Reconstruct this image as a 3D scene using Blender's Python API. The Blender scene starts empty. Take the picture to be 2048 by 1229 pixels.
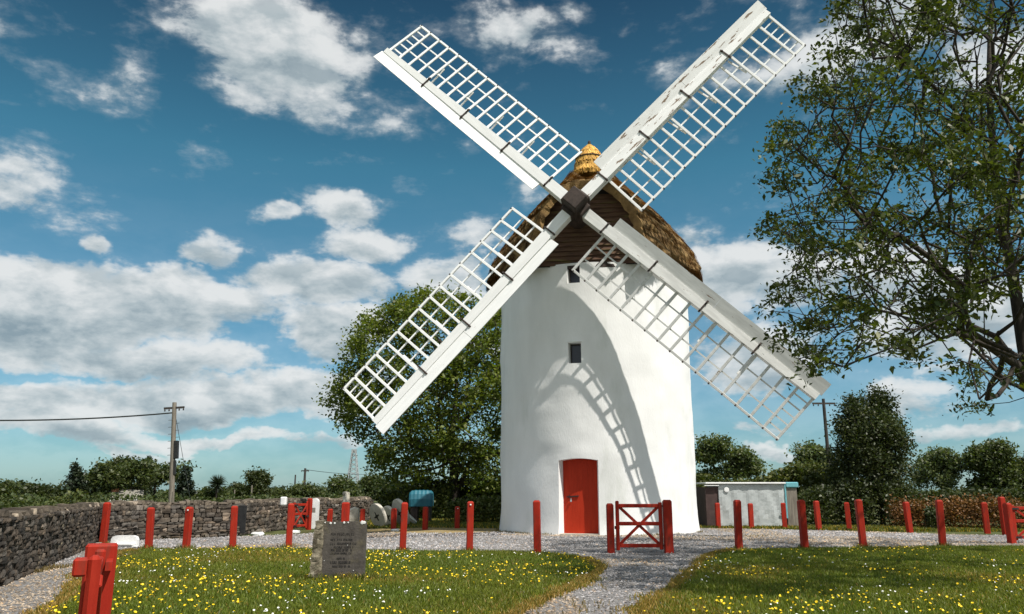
import bpy, bmesh, math, random
import numpy as np
from mathutils import Vector, Matrix, Euler
S = bpy.context.scene
COL = S.collection
rad = math.radians
# ------------------------------------------------------------------ camera, sky, sun, exposure
F = 1606.0; CH = 1.2; PITCH = math.atan(368.5 / F)
SUN_EL, SUN_AZ = rad(56.0), rad(48.4)          # azimuth measured to the right of straight-behind-the-camera
SUN = Vector((math.cos(SUN_EL) * math.sin(SUN_AZ), -math.cos(SUN_EL) * math.cos(SUN_AZ), math.sin(SUN_EL)))
cam = bpy.data.cameras.new('camera'); cam_o = bpy.data.objects.new('camera', cam); COL.objects.link(cam_o)
cam_o.location = (0, 0, CH); cam_o.rotation_euler = (math.pi / 2 + PITCH, 0, 0)
cam.sensor_width = 36; cam.sensor_fit = 'HORIZONTAL'; cam.lens = F / 2048 * 36; cam.clip_start = .05; cam.clip_end = 9000
S.camera = cam_o
S.view_settings.view_transform = 'Standard'; S.view_settings.look = 'None'
S.view_settings.exposure = 0.35; S.view_settings.gamma = 1.0

def ray(px, py):
    a, b, c = (px - 1024) / F, 1.0, -(py - 614.5) / F
    return np.array([a, b * math.cos(PITCH) - c * math.sin(PITCH), b * math.sin(PITCH) + c * math.cos(PITCH)])
def G(px, py, z=0.0):
    v = ray(px, py); t = (z - CH) / v[2]; return np.array([v[0] * t, v[1] * t, z])
def Dp(px, py, D):
    v = ray(px, py); t = D / v[1]; return np.array([v[0] * t, D, CH + v[2] * t])
def gx(px, D, py=1050):                         # x of a pixel column at distance D
    return Dp(px, py, D)[0]

sun = bpy.data.lights.new('sun', 'SUN'); sun.energy = 4.3; sun.angle = rad(.53); sun.color = (1.0, .95, .87)
sun_o = bpy.data.objects.new('sun', sun); COL.objects.link(sun_o)
sun_o.rotation_euler = SUN.to_track_quat('Z', 'Y').to_euler(); sun_o.location = (20, -20, 40)

W = bpy.data.worlds.new('World'); S.world = W; W.use_nodes = True
def build_world():
    nt = W.node_tree; N = nt.nodes; L = nt.links; N.clear()
    def nd(t, **k):
        n = N.new(t)
        for a, b in k.items(): setattr(n, a, b)
        return n
    def val(x, sock):
        if isinstance(x, (int, float)): sock.default_value = x
        else: L.new(x, sock)
    def M(op, a, b=0.0, c=None, clamp=False):
        n = nd('ShaderNodeMath', operation=op, use_clamp=clamp); val(a, n.inputs[0]); val(b, n.inputs[1])
        if c is not None: val(c, n.inputs[2])
        return n.outputs[0]
    def VM(op, a, b, third=None):
        n = nd('ShaderNodeVectorMath', operation=op)
        for x, s in ((a, n.inputs[0]), (b, n.inputs[1])):
            if isinstance(x, tuple): s.default_value = x
            else: L.new(x, s)
        return n
    def MR(x, a, b, c=0.0, d=1.0, smooth=True):
        n = nd('ShaderNodeMapRange'); n.interpolation_type = 'SMOOTHSTEP' if smooth else 'LINEAR'
        val(x, n.inputs[0])
        for i, q in enumerate((a, b, c, d)): val(q, n.inputs[i + 1])
        return n.outputs[0]
    def noise(v, scale, detail=8, rough=.55, dist=0.0):
        n = nd('ShaderNodeTexNoise'); L.new(v, n.inputs['Vector']); n.inputs['Scale'].default_value = scale
        n.inputs['Detail'].default_value = detail; n.inputs['Roughness'].default_value = rough; n.inputs['Distortion'].default_value = dist
        return n
    sky = nd('ShaderNodeTexSky', sky_type='NISHITA'); sky.sun_disc = False
    sky.sun_elevation = SUN_EL; sky.sun_rotation = math.pi - SUN_AZ
    sky.altitude = 100; sky.air_density = 1.0; sky.dust_density = .7; sky.ozone_density = 2.0
    tc = nd('ShaderNodeTexCoord'); dirv = tc.outputs['Generated']
    sp = nd('ShaderNodeSeparateXYZ'); L.new(dirv, sp.inputs[0])
    x, y, z = sp.outputs
    # azimuth / elevation in radians: a world-fixed chart of the sky
    az = M('ARCTAN2', x, y); hyp = M('SQRT', M('ADD', M('MULTIPLY', x, x), M('MULTIPLY', y, y)))
    el = M('ARCTAN2', z, hyp)
    cb = nd('ShaderNodeCombineXYZ'); L.new(az, cb.inputs[0]); L.new(el, cb.inputs[1]); uv = cb.outputs[0]
    # warp
    w1 = noise(uv, 7.0, 5, .6); w = VM('SUBTRACT', w1.outputs['Color'], (.5, .5, .5))
    w2 = VM('MULTIPLY', w.outputs[0], (.16, .10, 0)); uvw = VM('ADD', uv, w2.outputs[0]).outputs[0]
    def ang(px, py):
        v = ray(px, py); return math.atan2(v[0], v[1]), math.atan2(v[2], math.hypot(v[0], v[1]))
    # px, py, half-width px, half-height px, weight
    blobs = [(560, 85, 215, 125, .95), (430, 60, 90, 70, .5), (660, 190, 160, 60, .45), (470, 170, 110, 50, .5), (760, 240, 70, 40, .3),
             (1040, 85, 130, 60, .5), (1140, 40, 50, 45, .4), (960, 40, 60, 40, .35),
             (1640, 80, 150, 100, .75), (1500, 150, 180, 55, .42), (1380, 140, 90, 45, .34), (1800, 60, 170, 90, .7), (2000, 120, 150, 120, .5),
             (250, 200, 120, 70, .27), (60, 370, 170, 90, .36), (30, 60, 90, 80, .32), (180, 480, 40, 25, .5),
             (690, 410, 100, 42, .85), (545, 420, 40, 26, .45), (740, 480, 120, 45, .75), (450, 510, 90, 50, .7),
             (640, 570, 170, 60, .95), (900, 560, 150, 50, .7), (930, 480, 100, 40, .38), (1040, 370, 60, 40, .4),
             (200, 600, 330, 85, 1.35), (60, 640, 300, 90, 1.2), (330, 560, 140, 40, .8), (20, 560, 160, 50, .9), (480, 620, 130, 55, .8), (660, 665, 100, 62, 1.1),
             (250, 715, 360, 40, .95), (60, 800, 230, 46, 1.0), (380, 795, 280, 48, 1.15), (620, 780, 190, 50, 1.1),
             (120, 850, 190, 42, .95), (420, 870, 220, 22, .7), (660, 880, 100, 20, .5), (250, 890, 200, 18, .5),
             (1480, 540, 120, 80, 1.1), (1590, 560, 80, 70, .9), (1390, 470, 60, 40, .4), (1500, 720, 190, 75, .8), (1900, 640, 240, 110, .95),
             (1800, 800, 140, 40, .7), (1900, 750, 80, 26, .6), (1760, 560, 150, 80, .7), (1960, 850, 120, 22, .5), (1840, 860, 100, 22, .5), (1530, 900, 60, 22, .6), (1480, 860, 120, 30, .4),
             (2600, 500, 500, 200, .9), (-600, 400, 500, 200, .9), (2600, 100, 300, 150, .8), (-500, 800, 500, 90, .9), (1100, 700, 200, 60, .7), (2500, 850, 400, 60, .8)]
    total = None; hsum = None; gsum = None
    for (px, py, a, b, wt) in blobs:
        u0, v0 = ang(px, py); k = 1 / F
        # the chart's scale round that point
        u1, _ = ang(px + a, py); _, v1 = ang(px, py - b)
        sx, sy = max(abs(u1 - u0), .01), max(abs(v1 - v0), .008)
        d = VM('SUBTRACT', uvw, (u0, v0, 0)); d2 = VM('MULTIPLY', d.outputs[0], (1 / sx, 1 / sy, 0))
        ln = nd('ShaderNodeVectorMath', operation='LENGTH'); L.new(d2.outputs[0], ln.inputs[0])
        g = MR(ln.outputs['Value'], 1.45, .15, 0.0, wt)
        total = g if total is None else M('MAXIMUM', total, g)
        sx_ = nd('ShaderNodeSeparateXYZ'); L.new(d2.outputs[0], sx_.inputs[0]); g2_ = M('MULTIPLY', g, g); hg = M('MULTIPLY', sx_.outputs[1], g2_)
        hsum = hg if hsum is None else M('ADD', hsum, hg); gsum = g2_ if gsum is None else M('ADD', gsum, g2_)
    # clouds elsewhere in the dome
    st = VM('MULTIPLY', uv, (1.0, 2.0, 1.0)).outputs[0]
    n1 = noise(st, 11.0, 9, .58, .15); n2 = noise(st, 42.0, 6, .6)
    upv = VM('ADD', st, (.012, .045, 0)).outputs[0]
    n1b = noise(upv, 11.0, 9, .58, .15)
    dens = M('ADD', total, M('MULTIPLY', M('SUBTRACT', n1.outputs['Fac'], .5), 1.45))
    dens = M('ADD', dens, M('MULTIPLY', M('SUBTRACT', n2.outputs['Fac'], .5), .46))
    dens = M('ADD', dens, MR(y, .25, -.5, 0.0, .55)); dens = M('ADD', dens, MR(z, .62, .9, 0.0, .3))    # unseen cloud added behind the camera and overhead to lift the ambient light
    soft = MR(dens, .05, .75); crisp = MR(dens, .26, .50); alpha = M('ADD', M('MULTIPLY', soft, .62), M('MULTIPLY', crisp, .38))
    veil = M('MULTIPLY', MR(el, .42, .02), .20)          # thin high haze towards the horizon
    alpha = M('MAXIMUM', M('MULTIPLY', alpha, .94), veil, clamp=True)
    relief = MR(M('SUBTRACT', n1.outputs['Fac'], n1b.outputs['Fac']), -.13, .14, 0.0, 1.0, False)
    thick = MR(dens, .35, 1.25)
    hgt = M('DIVIDE', hsum, M('ADD', gsum, .06))
    lit = M('ADD', M('MULTIPLY', relief, .55), M('MULTIPLY', M('SUBTRACT', 1.0, thick), .22)); lit = M('ADD', lit, MR(hgt, -.75, .55, 0.0, .36, False))
    ramp = nd('ShaderNodeValToRGB'); L.new(lit, ramp.inputs[0])
    e = ramp.color_ramp.elements; e[0].position = .12; e[0].color = (.25, .33, .38, 1); e[1].position = .86; e[1].color = (.80, .82, .82, 1)
    m = ramp.color_ramp.elements.new(.42); m.color = (.46, .53, .56, 1)
    tint = nd('ShaderNodeMix', data_type='RGBA', blend_type='MULTIPLY'); tint.inputs[0].default_value = 1.0
    tr = nd('ShaderNodeValToRGB'); L.new(MR(el, 0.0, rad(40), 0.0, 1.0, False), tr.inputs[0]); te = tr.color_ramp.elements
    te[0].position = .04; te[0].color = (.46, .80, .95, 1); te[1].position = .84; te[1].color = (.20, .43, .45, 1)
    tm = tr.color_ramp.elements.new(.56); tm.color = (.37, .86, .80, 1)
    L.new(sky.outputs[0], tint.inputs[6]); L.new(tr.outputs[0], tint.inputs[7])
    b1 = nd('ShaderNodeBackground'); L.new(tint.outputs[2], b1.inputs[0]); b1.inputs[1].default_value = .085
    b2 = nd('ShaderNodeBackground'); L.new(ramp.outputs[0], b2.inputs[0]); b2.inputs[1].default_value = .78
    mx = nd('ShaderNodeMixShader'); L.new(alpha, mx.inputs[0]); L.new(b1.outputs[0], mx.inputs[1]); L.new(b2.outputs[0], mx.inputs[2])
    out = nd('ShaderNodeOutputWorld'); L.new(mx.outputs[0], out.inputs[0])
build_world()

# ------------------------------------------------------------------ helpers
rng = np.random.default_rng(7); random.seed(7)

def mat(name, c1, c2=None, scale=4.0, rough=.8, bump=0.0, bscale=None, detail=6, stretch=(1, 1, 1), c3=None, s3=1.0, t3=(.55, .7),
        attr=None, metal=0.0, spec=.3, trans=0.0, bdist=.02, lohi=(.35, .65)):
    m = bpy.data.materials.new(name); m.use_nodes = True; nt = m.node_tree; N, L = nt.nodes, nt.links
    p = N['Principled BSDF']; p.inputs['Roughness'].default_value = rough; p.inputs['Metallic'].default_value = metal
    p.inputs['Specular IOR Level'].default_value = spec
    tc = N.new('ShaderNodeTexCoord'); mp = N.new('ShaderNodeMapping'); mp.inputs['Scale'].default_value = stretch
    L.new(tc.outputs['Object'], mp.inputs[0])
    def noise(s, d=detail):
        n = N.new('ShaderNodeTexNoise'); n.inputs['Scale'].default_value = s; n.inputs['Detail'].default_value = d
        n.inputs['Roughness'].default_value = .6; L.new(mp.outputs[0], n.inputs['Vector']); return n.outputs['Fac']
    def ramp(f, a, b, lo, hi):
        r = N.new('ShaderNodeValToRGB'); L.new(f, r.inputs[0]); e = r.color_ramp.elements
        e[0].position, e[1].position = lo, hi; e[0].color, e[1].color = (*a, 1), (*b, 1); return r.outputs[0]
    def mix(f, a, b, blend='MIX'):
        n = N.new('ShaderNodeMix'); n.data_type = 'RGBA'; n.blend_type = blend
        if isinstance(f, float): n.inputs[0].default_value = f
        else: L.new(f, n.inputs[0])
        L.new(a, n.inputs[6])
        if isinstance(b, tuple): n.inputs[7].default_value = b
        else: L.new(b, n.inputs[7])
        return n.outputs[2]
    col = ramp(noise(scale), c1, c2 or c1, *lohi)
    if attr:
        at = N.new('ShaderNodeAttribute'); at.attribute_name = attr; col = mix(1.0, col, at.outputs['Color'], 'MULTIPLY')
    if c3:
        f = ramp(noise(s3), (0, 0, 0), (1, 1, 1), *t3); col = mix(f, col, (*c3, 1))
    L.new(col, p.inputs['Base Color'])
    if bump:
        b = N.new('ShaderNodeBump'); b.inputs['Strength'].default_value = bump; b.inputs['Distance'].default_value = bdist
        L.new(noise(bscale or scale * 3), b.inputs['Height']); L.new(b.outputs[0], p.inputs['Normal'])
    if trans:
        o = N['Material Output']; t = N.new('ShaderNodeBsdfTranslucent'); L.new(mix(1.0, col, (1.5, 1.7, .55, 1), 'MULTIPLY'), t.inputs[0])
        ms = N.new('ShaderNodeMixShader'); ms.inputs[0].default_value = trans
        L.new(p.outputs[0], ms.inputs[1]); L.new(t.outputs[0], ms.inputs[2]); L.new(ms.outputs[0], o.inputs[0])
    return m

def fast_mesh(name, V, Fc, cols=None, smooth=False):
    """V (n,3), Fc (m,k) index array or list of such arrays"""
    Fs = Fc if isinstance(Fc, list) else [Fc]
    me = bpy.data.meshes.new(name); V = np.asarray(V, np.float32)
    me.vertices.add(len(V)); me.vertices.foreach_set('co', V.ravel())
    li = np.concatenate([np.asarray(f, np.int32).ravel() for f in Fs]); tot = np.concatenate([np.full(len(f), np.shape(f)[1], np.int32) for f in Fs])
    st = np.concatenate([[0], np.cumsum(tot)[:-1]]).astype(np.int32)
    me.loops.add(len(li)); me.loops.foreach_set('vertex_index', li)
    me.polygons.add(len(tot)); me.polygons.foreach_set('loop_start', st); me.polygons.foreach_set('loop_total', tot)
    if smooth: me.polygons.foreach_set('use_smooth', np.ones(len(tot), bool))
    if cols is not None:
        a = me.attributes.new('Col', 'FLOAT_COLOR', 'POINT'); c = np.ones((len(V), 4), np.float32); c[:, :3] = cols; a.data.foreach_set('color', c.ravel())
    me.update(calc_edges=True); me.validate(); return me

def tag(o, label=None, cat=None, group=None, kind=None):
    for k, v in (('label', label), ('category', cat), ('group', group), ('kind', kind)):
        if v: o[k] = v
    return o
def link(name, me, m, parent=None, loc=None):
    o = bpy.data.objects.new(name, me); COL.objects.link(o)
    if m is not None:
        me.materials.clear()
        for q in (m if isinstance(m, (list, tuple)) else [m]): me.materials.append(q)
    if parent: o.parent = parent
    if loc is not None: o.location = loc
    return o
def thing(name, label, cat, loc=(0, 0, 0), rotz=0.0, group=None):
    o = bpy.data.objects.new(name, None); COL.objects.link(o); o.empty_display_size = .2
    o.location = loc; o.rotation_euler = (0, 0, rotz); return tag(o, label, cat, group)

class MB:
    """collects shapes into one mesh"""
    def __init__(s): s.v = []; s.f = []; s.c = []; s.n = 0
    def add(s, V, Fc, col=None):
        V = np.asarray(V, float); s.v.append(V); s.f += [tuple(i + s.n for i in f) for f in Fc]; s.n += len(V)
        s.c.append(np.tile(np.array(col if col is not None else (1, 1, 1), float), (len(V), 1)))
    def box(s, lo, hi, M=None, bev=0.0, col=None):
        lo, hi = np.array(lo, float), np.array(hi, float)
        if bev <= 0:
            V = np.array([[(lo, hi)[i][0], (lo, hi)[j][1], (lo, hi)[k][2]] for i in (0, 1) for j in (0, 1) for k in (0, 1)])
            Fc = [(0, 1, 3, 2), (4, 6, 7, 5), (0, 4, 5, 1), (2, 3, 7, 6), (0, 2, 6, 4), (1, 5, 7, 3)]
        else:
            b = bev; V = []; sgn = [(i, j, k) for i in (-1, 1) for j in (-1, 1) for k in (-1, 1)]
            c, h = (lo + hi) / 2, (hi - lo) / 2; idx = {}
            for q in sgn:
                for ax in range(3):
                    hh = h - b; hh[ax] = h[ax]; idx[(q, ax)] = len(V); V.append(c + np.array(q) * hh)
            Fc = []
            for ax in range(3):
                o = [a for a in range(3) if a != ax]
                for sg in (-1, 1):
                    r = []
                    for (p, q) in ((-1, -1), (1, -1), (1, 1), (-1, 1)):
                        t = [0, 0, 0]; t[ax] = sg; t[o[0]] = p; t[o[1]] = q; r.append(idx[(tuple(t), ax)])
                    Fc.append(tuple(r))
            for ax in range(3):
                o = [a for a in range(3) if a != ax]
                for p in (-1, 1):
                    for q in (-1, 1):
                        t0 = [0, 0, 0]; t0[ax] = -1; t0[o[0]] = p; t0[o[1]] = q; t1 = list(t0); t1[ax] = 1
                        Fc.append((idx[(tuple(t0), o[0])], idx[(tuple(t1), o[0])], idx[(tuple(t1), o[1])], idx[(tuple(t0), o[1])]))
            for q in sgn: Fc.append((idx[(q, 0)], idx[(q, 1)], idx[(q, 2)]))
            V = np.array(V)
        if M is not None: V = (np.array(M.to_3x3()) @ V.T).T + np.array(M.translation)
        s.add(V, Fc, col)
    def bar(s, a, b, w, h=None, up=(0, 0, 1), bev=0.0, col=None, w2=None, h2=None):
        a, b = Vector(a), Vector(b); h = h or w; d = b - a; L = d.length; x = d.normalized(); z = Vector(up); y = z.cross(x)
        if y.length < 1e-4: y = Vector((0, 1, 0)).cross(x)
        y.normalize(); z = x.cross(y)
        M = Matrix((x, y, z)).transposed().to_4x4(); M.translation = a
        n0 = s.n; s.box((0, -w / 2, -h / 2), (L, w / 2, h / 2), M, bev, col)
    def tube(s, pts, r, n=8, cap=True, col=None):
        pts = [Vector(p) for p in pts]; rs = r if isinstance(r, (list, tuple, np.ndarray)) else [r] * len(pts); V = []; ref = Vector((.13, .31, .94))
        for i, p in enumerate(pts):
            d = (pts[min(i + 1, len(pts) - 1)] - pts[max(i - 1, 0)]).normalized()
            if abs(d.dot(ref)) > .95: ref = Vector((.9, .2, .1))
            u = d.cross(ref).normalized(); w = d.cross(u)
            for k in range(n):
                t = 2 * math.pi * k / n; V.append(p + (u * math.cos(t) + w * math.sin(t)) * rs[i])
        Fc = [(i * n + k, i * n + (k + 1) % n, (i + 1) * n + (k + 1) % n, (i + 1) * n + k) for i in range(len(pts) - 1) for k in range(n)]
        if cap: Fc += [tuple(range(n - 1, -1, -1)), tuple((len(pts) - 1) * n + k for k in range(n))]
        s.add([tuple(v) for v in V], Fc, col)
    def lathe(s, prof, n=24, loc=(0, 0, 0), M=None, col=None):
        V = []
        for r, z in prof:
            for k in range(n):
                t = 2 * math.pi * k / n; V.append((loc[0] + r * math.cos(t), loc[1] + r * math.sin(t), loc[2] + z))
        m = len(prof); Fc = [(i * n + k, i * n + (k + 1) % n, (i + 1) * n + (k + 1) % n, (i + 1) * n + k) for i in range(m - 1) for k in range(n)]
        Fc += [tuple(range(n - 1, -1, -1)), tuple((m - 1) * n + k for k in range(n))]
        V = np.array(V)
        if M is not None: V = (np.array(M.to_3x3()) @ V.T).T + np.array(M.translation)
        s.add(V, Fc, col)
    def stone(s, c, size, rz=0.0, jit=.12, col=None, sq=.55):
        g = np.array([(i, j, k) for i in (-1, 0, 1) for j in (-1, 0, 1) for k in (-1, 0, 1) if (i, j, k) != (0, 0, 0)], float)
        ids = {tuple(int(q) for q in p): i for i, p in enumerate(g)}
        ln = np.linalg.norm(g, axis=1, keepdims=True); V = g * sq + g / ln * (1 - sq) * 1.15
        V = V * (np.array(size) / 2) * (1 + rng.uniform(-jit, jit, V.shape))
        cz, sz = math.cos(rz), math.sin(rz); V = V @ np.array([[cz, sz, 0], [-sz, cz, 0], [0, 0, 1]]) + np.array(c)
        Fc = []
        for ax in range(3):
            o = [a for a in range(3) if a != ax]
            for sg in (-1, 1):
                for p in (-1, 0):
                    for q in (-1, 0):
                        r = []
                        for (dp, dq) in ((0, 0), (1, 0), (1, 1), (0, 1)):
                            t = [0, 0, 0]; t[ax] = sg; t[o[0]] = p + dp; t[o[1]] = q + dq; r.append(ids[tuple(t)])
                        flip = (sg > 0) ^ (ax == 1)
                        Fc.append(tuple(r if flip else r[::-1]))
        s.add(V, Fc, col)
    def mesh(s, name, smooth=False, cols=False):
        me = bpy.data.meshes.new(name); V = np.concatenate(s.v); me.from_pydata(V.tolist(), [], s.f)
        if cols:
            a = me.attributes.new('Col', 'FLOAT_COLOR', 'POINT'); c = np.ones((len(V), 4), np.float32); c[:, :3] = np.concatenate(s.c); a.data.foreach_set('color', c.ravel())
        bm = bmesh.new(); bm.from_mesh(me); bmesh.ops.recalc_face_normals(bm, faces=bm.faces); bm.to_mesh(me); bm.free()
        if smooth: me.polygons.foreach_set('use_smooth', [True] * len(me.polygons))
        me.update(); return me
    def build(s, name, m, parent=None, loc=None, smooth=False, cols=False):
        return link(name, s.mesh(name, smooth, cols), m, parent, loc)

# cheap value noise on numpy arrays
_T = rng.random((64, 64, 64))
def vnoise(P, s=1.0):
    P = np.asarray(P, float) * s; i = np.floor(P).astype(int); f = P - i; f = f * f * (3 - 2 * f); r = 0
    for a in (0, 1):
        for b in (0, 1):
            for c in (0, 1):
                w = (f[:, 0] if a else 1 - f[:, 0]) * (f[:, 1] if b else 1 - f[:, 1]) * (f[:, 2] if c else 1 - f[:, 2])
                r = r + w * _T[(i[:, 0] + a) % 64, (i[:, 1] + b) % 64, (i[:, 2] + c) % 64]
    return r
def inpoly(P, poly):
    x, y = P[:, 0], P[:, 1]; r = np.zeros(len(P), bool); q = np.asarray(poly); j = len(q) - 1
    for i in range(len(q)):
        c = ((q[i, 1] > y) != (q[j, 1] > y)) & (x < (q[j, 0] - q[i, 0]) * (y - q[i, 1]) / (q[j, 1] - q[i, 1] + 1e-12) + q[i, 0]); r ^= c; j = i
    return r
def polydist(P, line):
    d = np.full(len(P), 1e9)
    for a, b in zip(line[:-1], line[1:]):
        a, b = np.array(a), np.array(b); ab = b - a; t = np.clip(((P - a) @ ab) / (ab @ ab), 0, 1); d = np.minimum(d, np.linalg.norm(P - a - t[:, None] * ab, axis=1))
    return d

# ------------------------------------------------------------------ materials
M_white = mat('limewash', (.80, .80, .79), (.87, .87, .86), 1.6, .85, .35, 26, stretch=(1, 1, .35), c3=(.60, .62, .57), s3=1.1, t3=(.54, .84), bdist=.018)
M_red = mat('red_paint', (.31, .020, .010), (.38, .028, .013), 6, .62, .35, 30, stretch=(3, 3, .6), c3=(.15, .035, .022), s3=5, t3=(.52, .72), bdist=.006, spec=.15)
M_door = mat('red_door_paint', (.40, .030, .011), (.46, .038, .014), 3, .5, .15, 30, stretch=(4, 4, .6), bdist=.004, spec=.12)
M_wpaint = mat('white_sail_paint', (.84, .84, .83), (.91, .91, .90), 3, .55, .2, 30, stretch=(.5, 3, 3), c3=(.25, .18, .13), s3=4.0, t3=(.70, .72), bdist=.004)
M_wpeel = mat('peeling_sail_paint', (.82, .82, .81), (.90, .90, .89), 3, .6, .3, 30, stretch=(.55, 3, 3), c3=(.24, .17, .12), s3=3.4, t3=(.595, .615), bdist=.006)
M_wgrey = mat('shaded_white_paint', (.60, .60, .58), (.74, .74, .72), 3, .6, .2, 30, stretch=(.5, 3, 3), c3=(.28, .22, .17), s3=4.0, t3=(.66, .68), bdist=.004)  # lower-right sail's shade from the grazing sun mixed into its white
M_iron = mat('dark_iron_wood', (.035, .026, .022), (.07, .05, .042), 9, .7, .4, 30)
M_black = mat('black_iron', (.015, .015, .016), (.03, .03, .03), 8, .5)
M_slat = mat('gable_boards', (.075, .040, .027), (.14, .078, .045), 3, .8, .3, 30, stretch=(.6, 3, 6), c3=(.20, .165, .055), s3=1.6, t3=(.55, .75))
M_glass = mat('dark_pane', (.010, .012, .022), (.016, .018, .03), 2, .15, spec=.5)
M_galv = mat('galvanised_steel', (.38, .40, .41), (.5, .52, .53), 6, .5, metal=.4)
M_bark = mat('bark', (.028, .022, .018), (.065, .053, .043), 5, .95, .6, 14, stretch=(1, 1, .35))
M_pole = mat('weathered_timber', (.14, .12, .10), (.27, .24, .20), 6, .85, .3, 30, stretch=(3, 3, .3))
M_poled = mat('tarred_timber', (.04, .035, .03), (.07, .06, .055), 6, .85)
M_stonew = mat('wall_stone', (.12, .10, .085), (.24, .205, .17), 6, .95, .7, 22, c3=(.30, .25, .17), s3=5, t3=(.62, .75), attr='Col')
M_mortar = mat('wall_core', (.05, .043, .036), (.10, .085, .07), 8, 1.0)
M_slab = mat('memorial_stone', (.062, .054, .048), (.112, .098, .086), 7, .9, .4, 30, c3=(.17, .145, .085), s3=2.6, t3=(.52, .75))
M_slabside = mat('memorial_rough_edge', (.08, .065, .045), (.30, .26, .19), 12, .95, .9, 20, c3=(.42, .38, .30), s3=14, t3=(.6, .7))
M_ink = mat('inscription_paint', (.022, .02, .02), (.055, .048, .045), 20, .8)
M_lich = mat('white_lichen', (.7, .7, .68), (.8, .8, .78), 20, .9)
M_mill = mat('pale_millstone', (.46, .42, .35), (.62, .58, .50), 5, .9, .4, 30)
M_paint = mat('white_masonry_paint', (.74, .74, .74), (.84, .84, .83), 4, .7, .2, 20)
M_shed = mat('grey_panel', (.40, .43, .43), (.49, .52, .52), 1.5, .55, .5, 2.2, bdist=.05)
M_shedb = mat('brown_shed_door', (.055, .035, .032), (.085, .055, .05), 5, .8)
M_teal = mat('teal_paint', (.12, .36, .42), (.18, .45, .50), 4, .6)
M_tank = mat('blue_plastic', (.016, .115, .16), (.025, .15, .20), 3, .45, spec=.5)
M_brick = mat('brick', (.35, .14, .09), (.42, .19, .12), 6, .9)
M_slate = mat('roof_slate', (.20, .19, .17), (.28, .26, .22), 5, .8)
M_wire = mat('cable', (.02, .025, .025), (.03, .035, .035), 3, .6)

def foliage_mat(name, c1, c2, trans=.28): return mat(name, c1, c2, .9, .5, attr='Col', trans=trans, spec=.35, lohi=(.3, .7))
M_leaf_big = foliage_mat('ash_leaves', (.046, .060, .014), (.092, .112, .023), .24)
M_leaf_syc = foliage_mat('sycamore_leaves', (.080, .108, .018), (.150, .175, .034), .3)
M_leaf_far = foliage_mat('far_leaves', (.045, .062, .020), (.085, .105, .032), .25)
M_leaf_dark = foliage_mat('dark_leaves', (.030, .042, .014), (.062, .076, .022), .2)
M_leaf_grey = foliage_mat('grey_green_leaves', (.075, .10, .042), (.125, .15, .062), .28)
M_leaf_con = foliage_mat('conifer_needles', (.018, .03, .017), (.032, .046, .022), .08)
M_leaf_brown = foliage_mat('dead_ivy_leaves', (.11, .055, .018), (.22, .105, .032), .15)
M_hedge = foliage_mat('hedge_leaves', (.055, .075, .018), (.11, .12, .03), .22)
M_blade = foliage_mat('grass_blades', (.85, .85, .85), (1.0, 1.0, 1.0), .3)

# ------------------------------------------------------------------ ground, gravel, lawns
def sheet(name, poly, z, m, sub=None):
    bm = bmesh.new(); vs = [bm.verts.new((p[0], p[1], z)) for p in poly]; f = bm.faces.new(vs)
    bmesh.ops.triangulate(bm, faces=[f]); bmesh.ops.recalc_face_normals(bm, faces=bm.faces)
    if sum(q.normal.z for q in bm.faces) < 0: bmesh.ops.reverse_faces(bm, faces=bm.faces)
    me = bpy.data.meshes.new(name); bm.to_mesh(me); bm.free(); o = link(name, me, m); tag(o, kind='structure'); return o
M_field = mat('field_grass', (.05, .07, .02), (.10, .11, .035), .35, 1.0, .5, 8, c3=(.16, .13, .05), s3=.15, t3=(.5, .7))
M_lawn = mat('lawn_soil', (.065, .078, .016), (.10, .11, .024), 3, 1.0, .8, 40, c3=(.14, .11, .04), s3=1.2, t3=(.6, .8))
M_gravel = mat('gravel', (.145, .138, .135), (.33, .318, .31), 30, .95, 1.0, 55, detail=3, c3=(.26, .21, .15), s3=.5, t3=(.60, .8), bdist=.03, lohi=(.36, .62))
M_strip = mat('dark_ground', (.022, .024, .03), (.04, .042, .048), 9, .9, .4, 40)
M_dry = mat('dry_verge', (.24, .17, .07), (.34, .26, .12), 3, 1.0, .7, 40, c3=(.22, .21, .2), s3=2.5, t3=(.55, .7))
sheet('ground', [(4000 * math.cos(t), 4000 * math.sin(t)) for t in np.linspace(0, 2 * math.pi, 49)[:-1]], -.012, M_field)

def smooth_poly(pts, n=6, closed=True):
    P = np.array(pts, float); out = []; m = len(P)
    for i in range(m if closed else m - 1):
        p0, p1, p2, p3 = (P[(i + k - 1) % m] if closed else P[min(max(i + k - 1, 0), m - 1)] for k in range(4))
        for t in np.arange(n) / n:
            out.append(.5 * ((2 * p1) + (-p0 + p2) * t + (2 * p0 - 5 * p1 + 4 * p2 - p3) * t * t + (-p0 + 3 * p1 - 3 * p2 + p3) * t ** 3))
    return [tuple(q) for q in out]
g2 = lambda px, py: tuple(G(px, py)[:2])
yard = smooth_poly([(-5.2, 4.0), (-7.2, 9.0), (-9.6, 18.5), (-9.9, 20.5), (-8.5, 22.0), (-6.6, 23.6), g2(690, 1064), g2(860, 1066), g2(1000, 1064), (3, 28.2), g2(1420, 1057), g2(1640, 1061), g2(1820, 1066), g2(2048, 1071), (24, 23.5), (24, 17.5), (12, 17.0), (8, 10), (4, 4.0)], 5)
sheet('gravel_yard', yard, -.004, M_gravel)
lawnA_edge_front = [g2(1018, 1240), g2(1098, 1197), g2(1168, 1165), g2(1202, 1138), g2(1170, 1116)]
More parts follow.
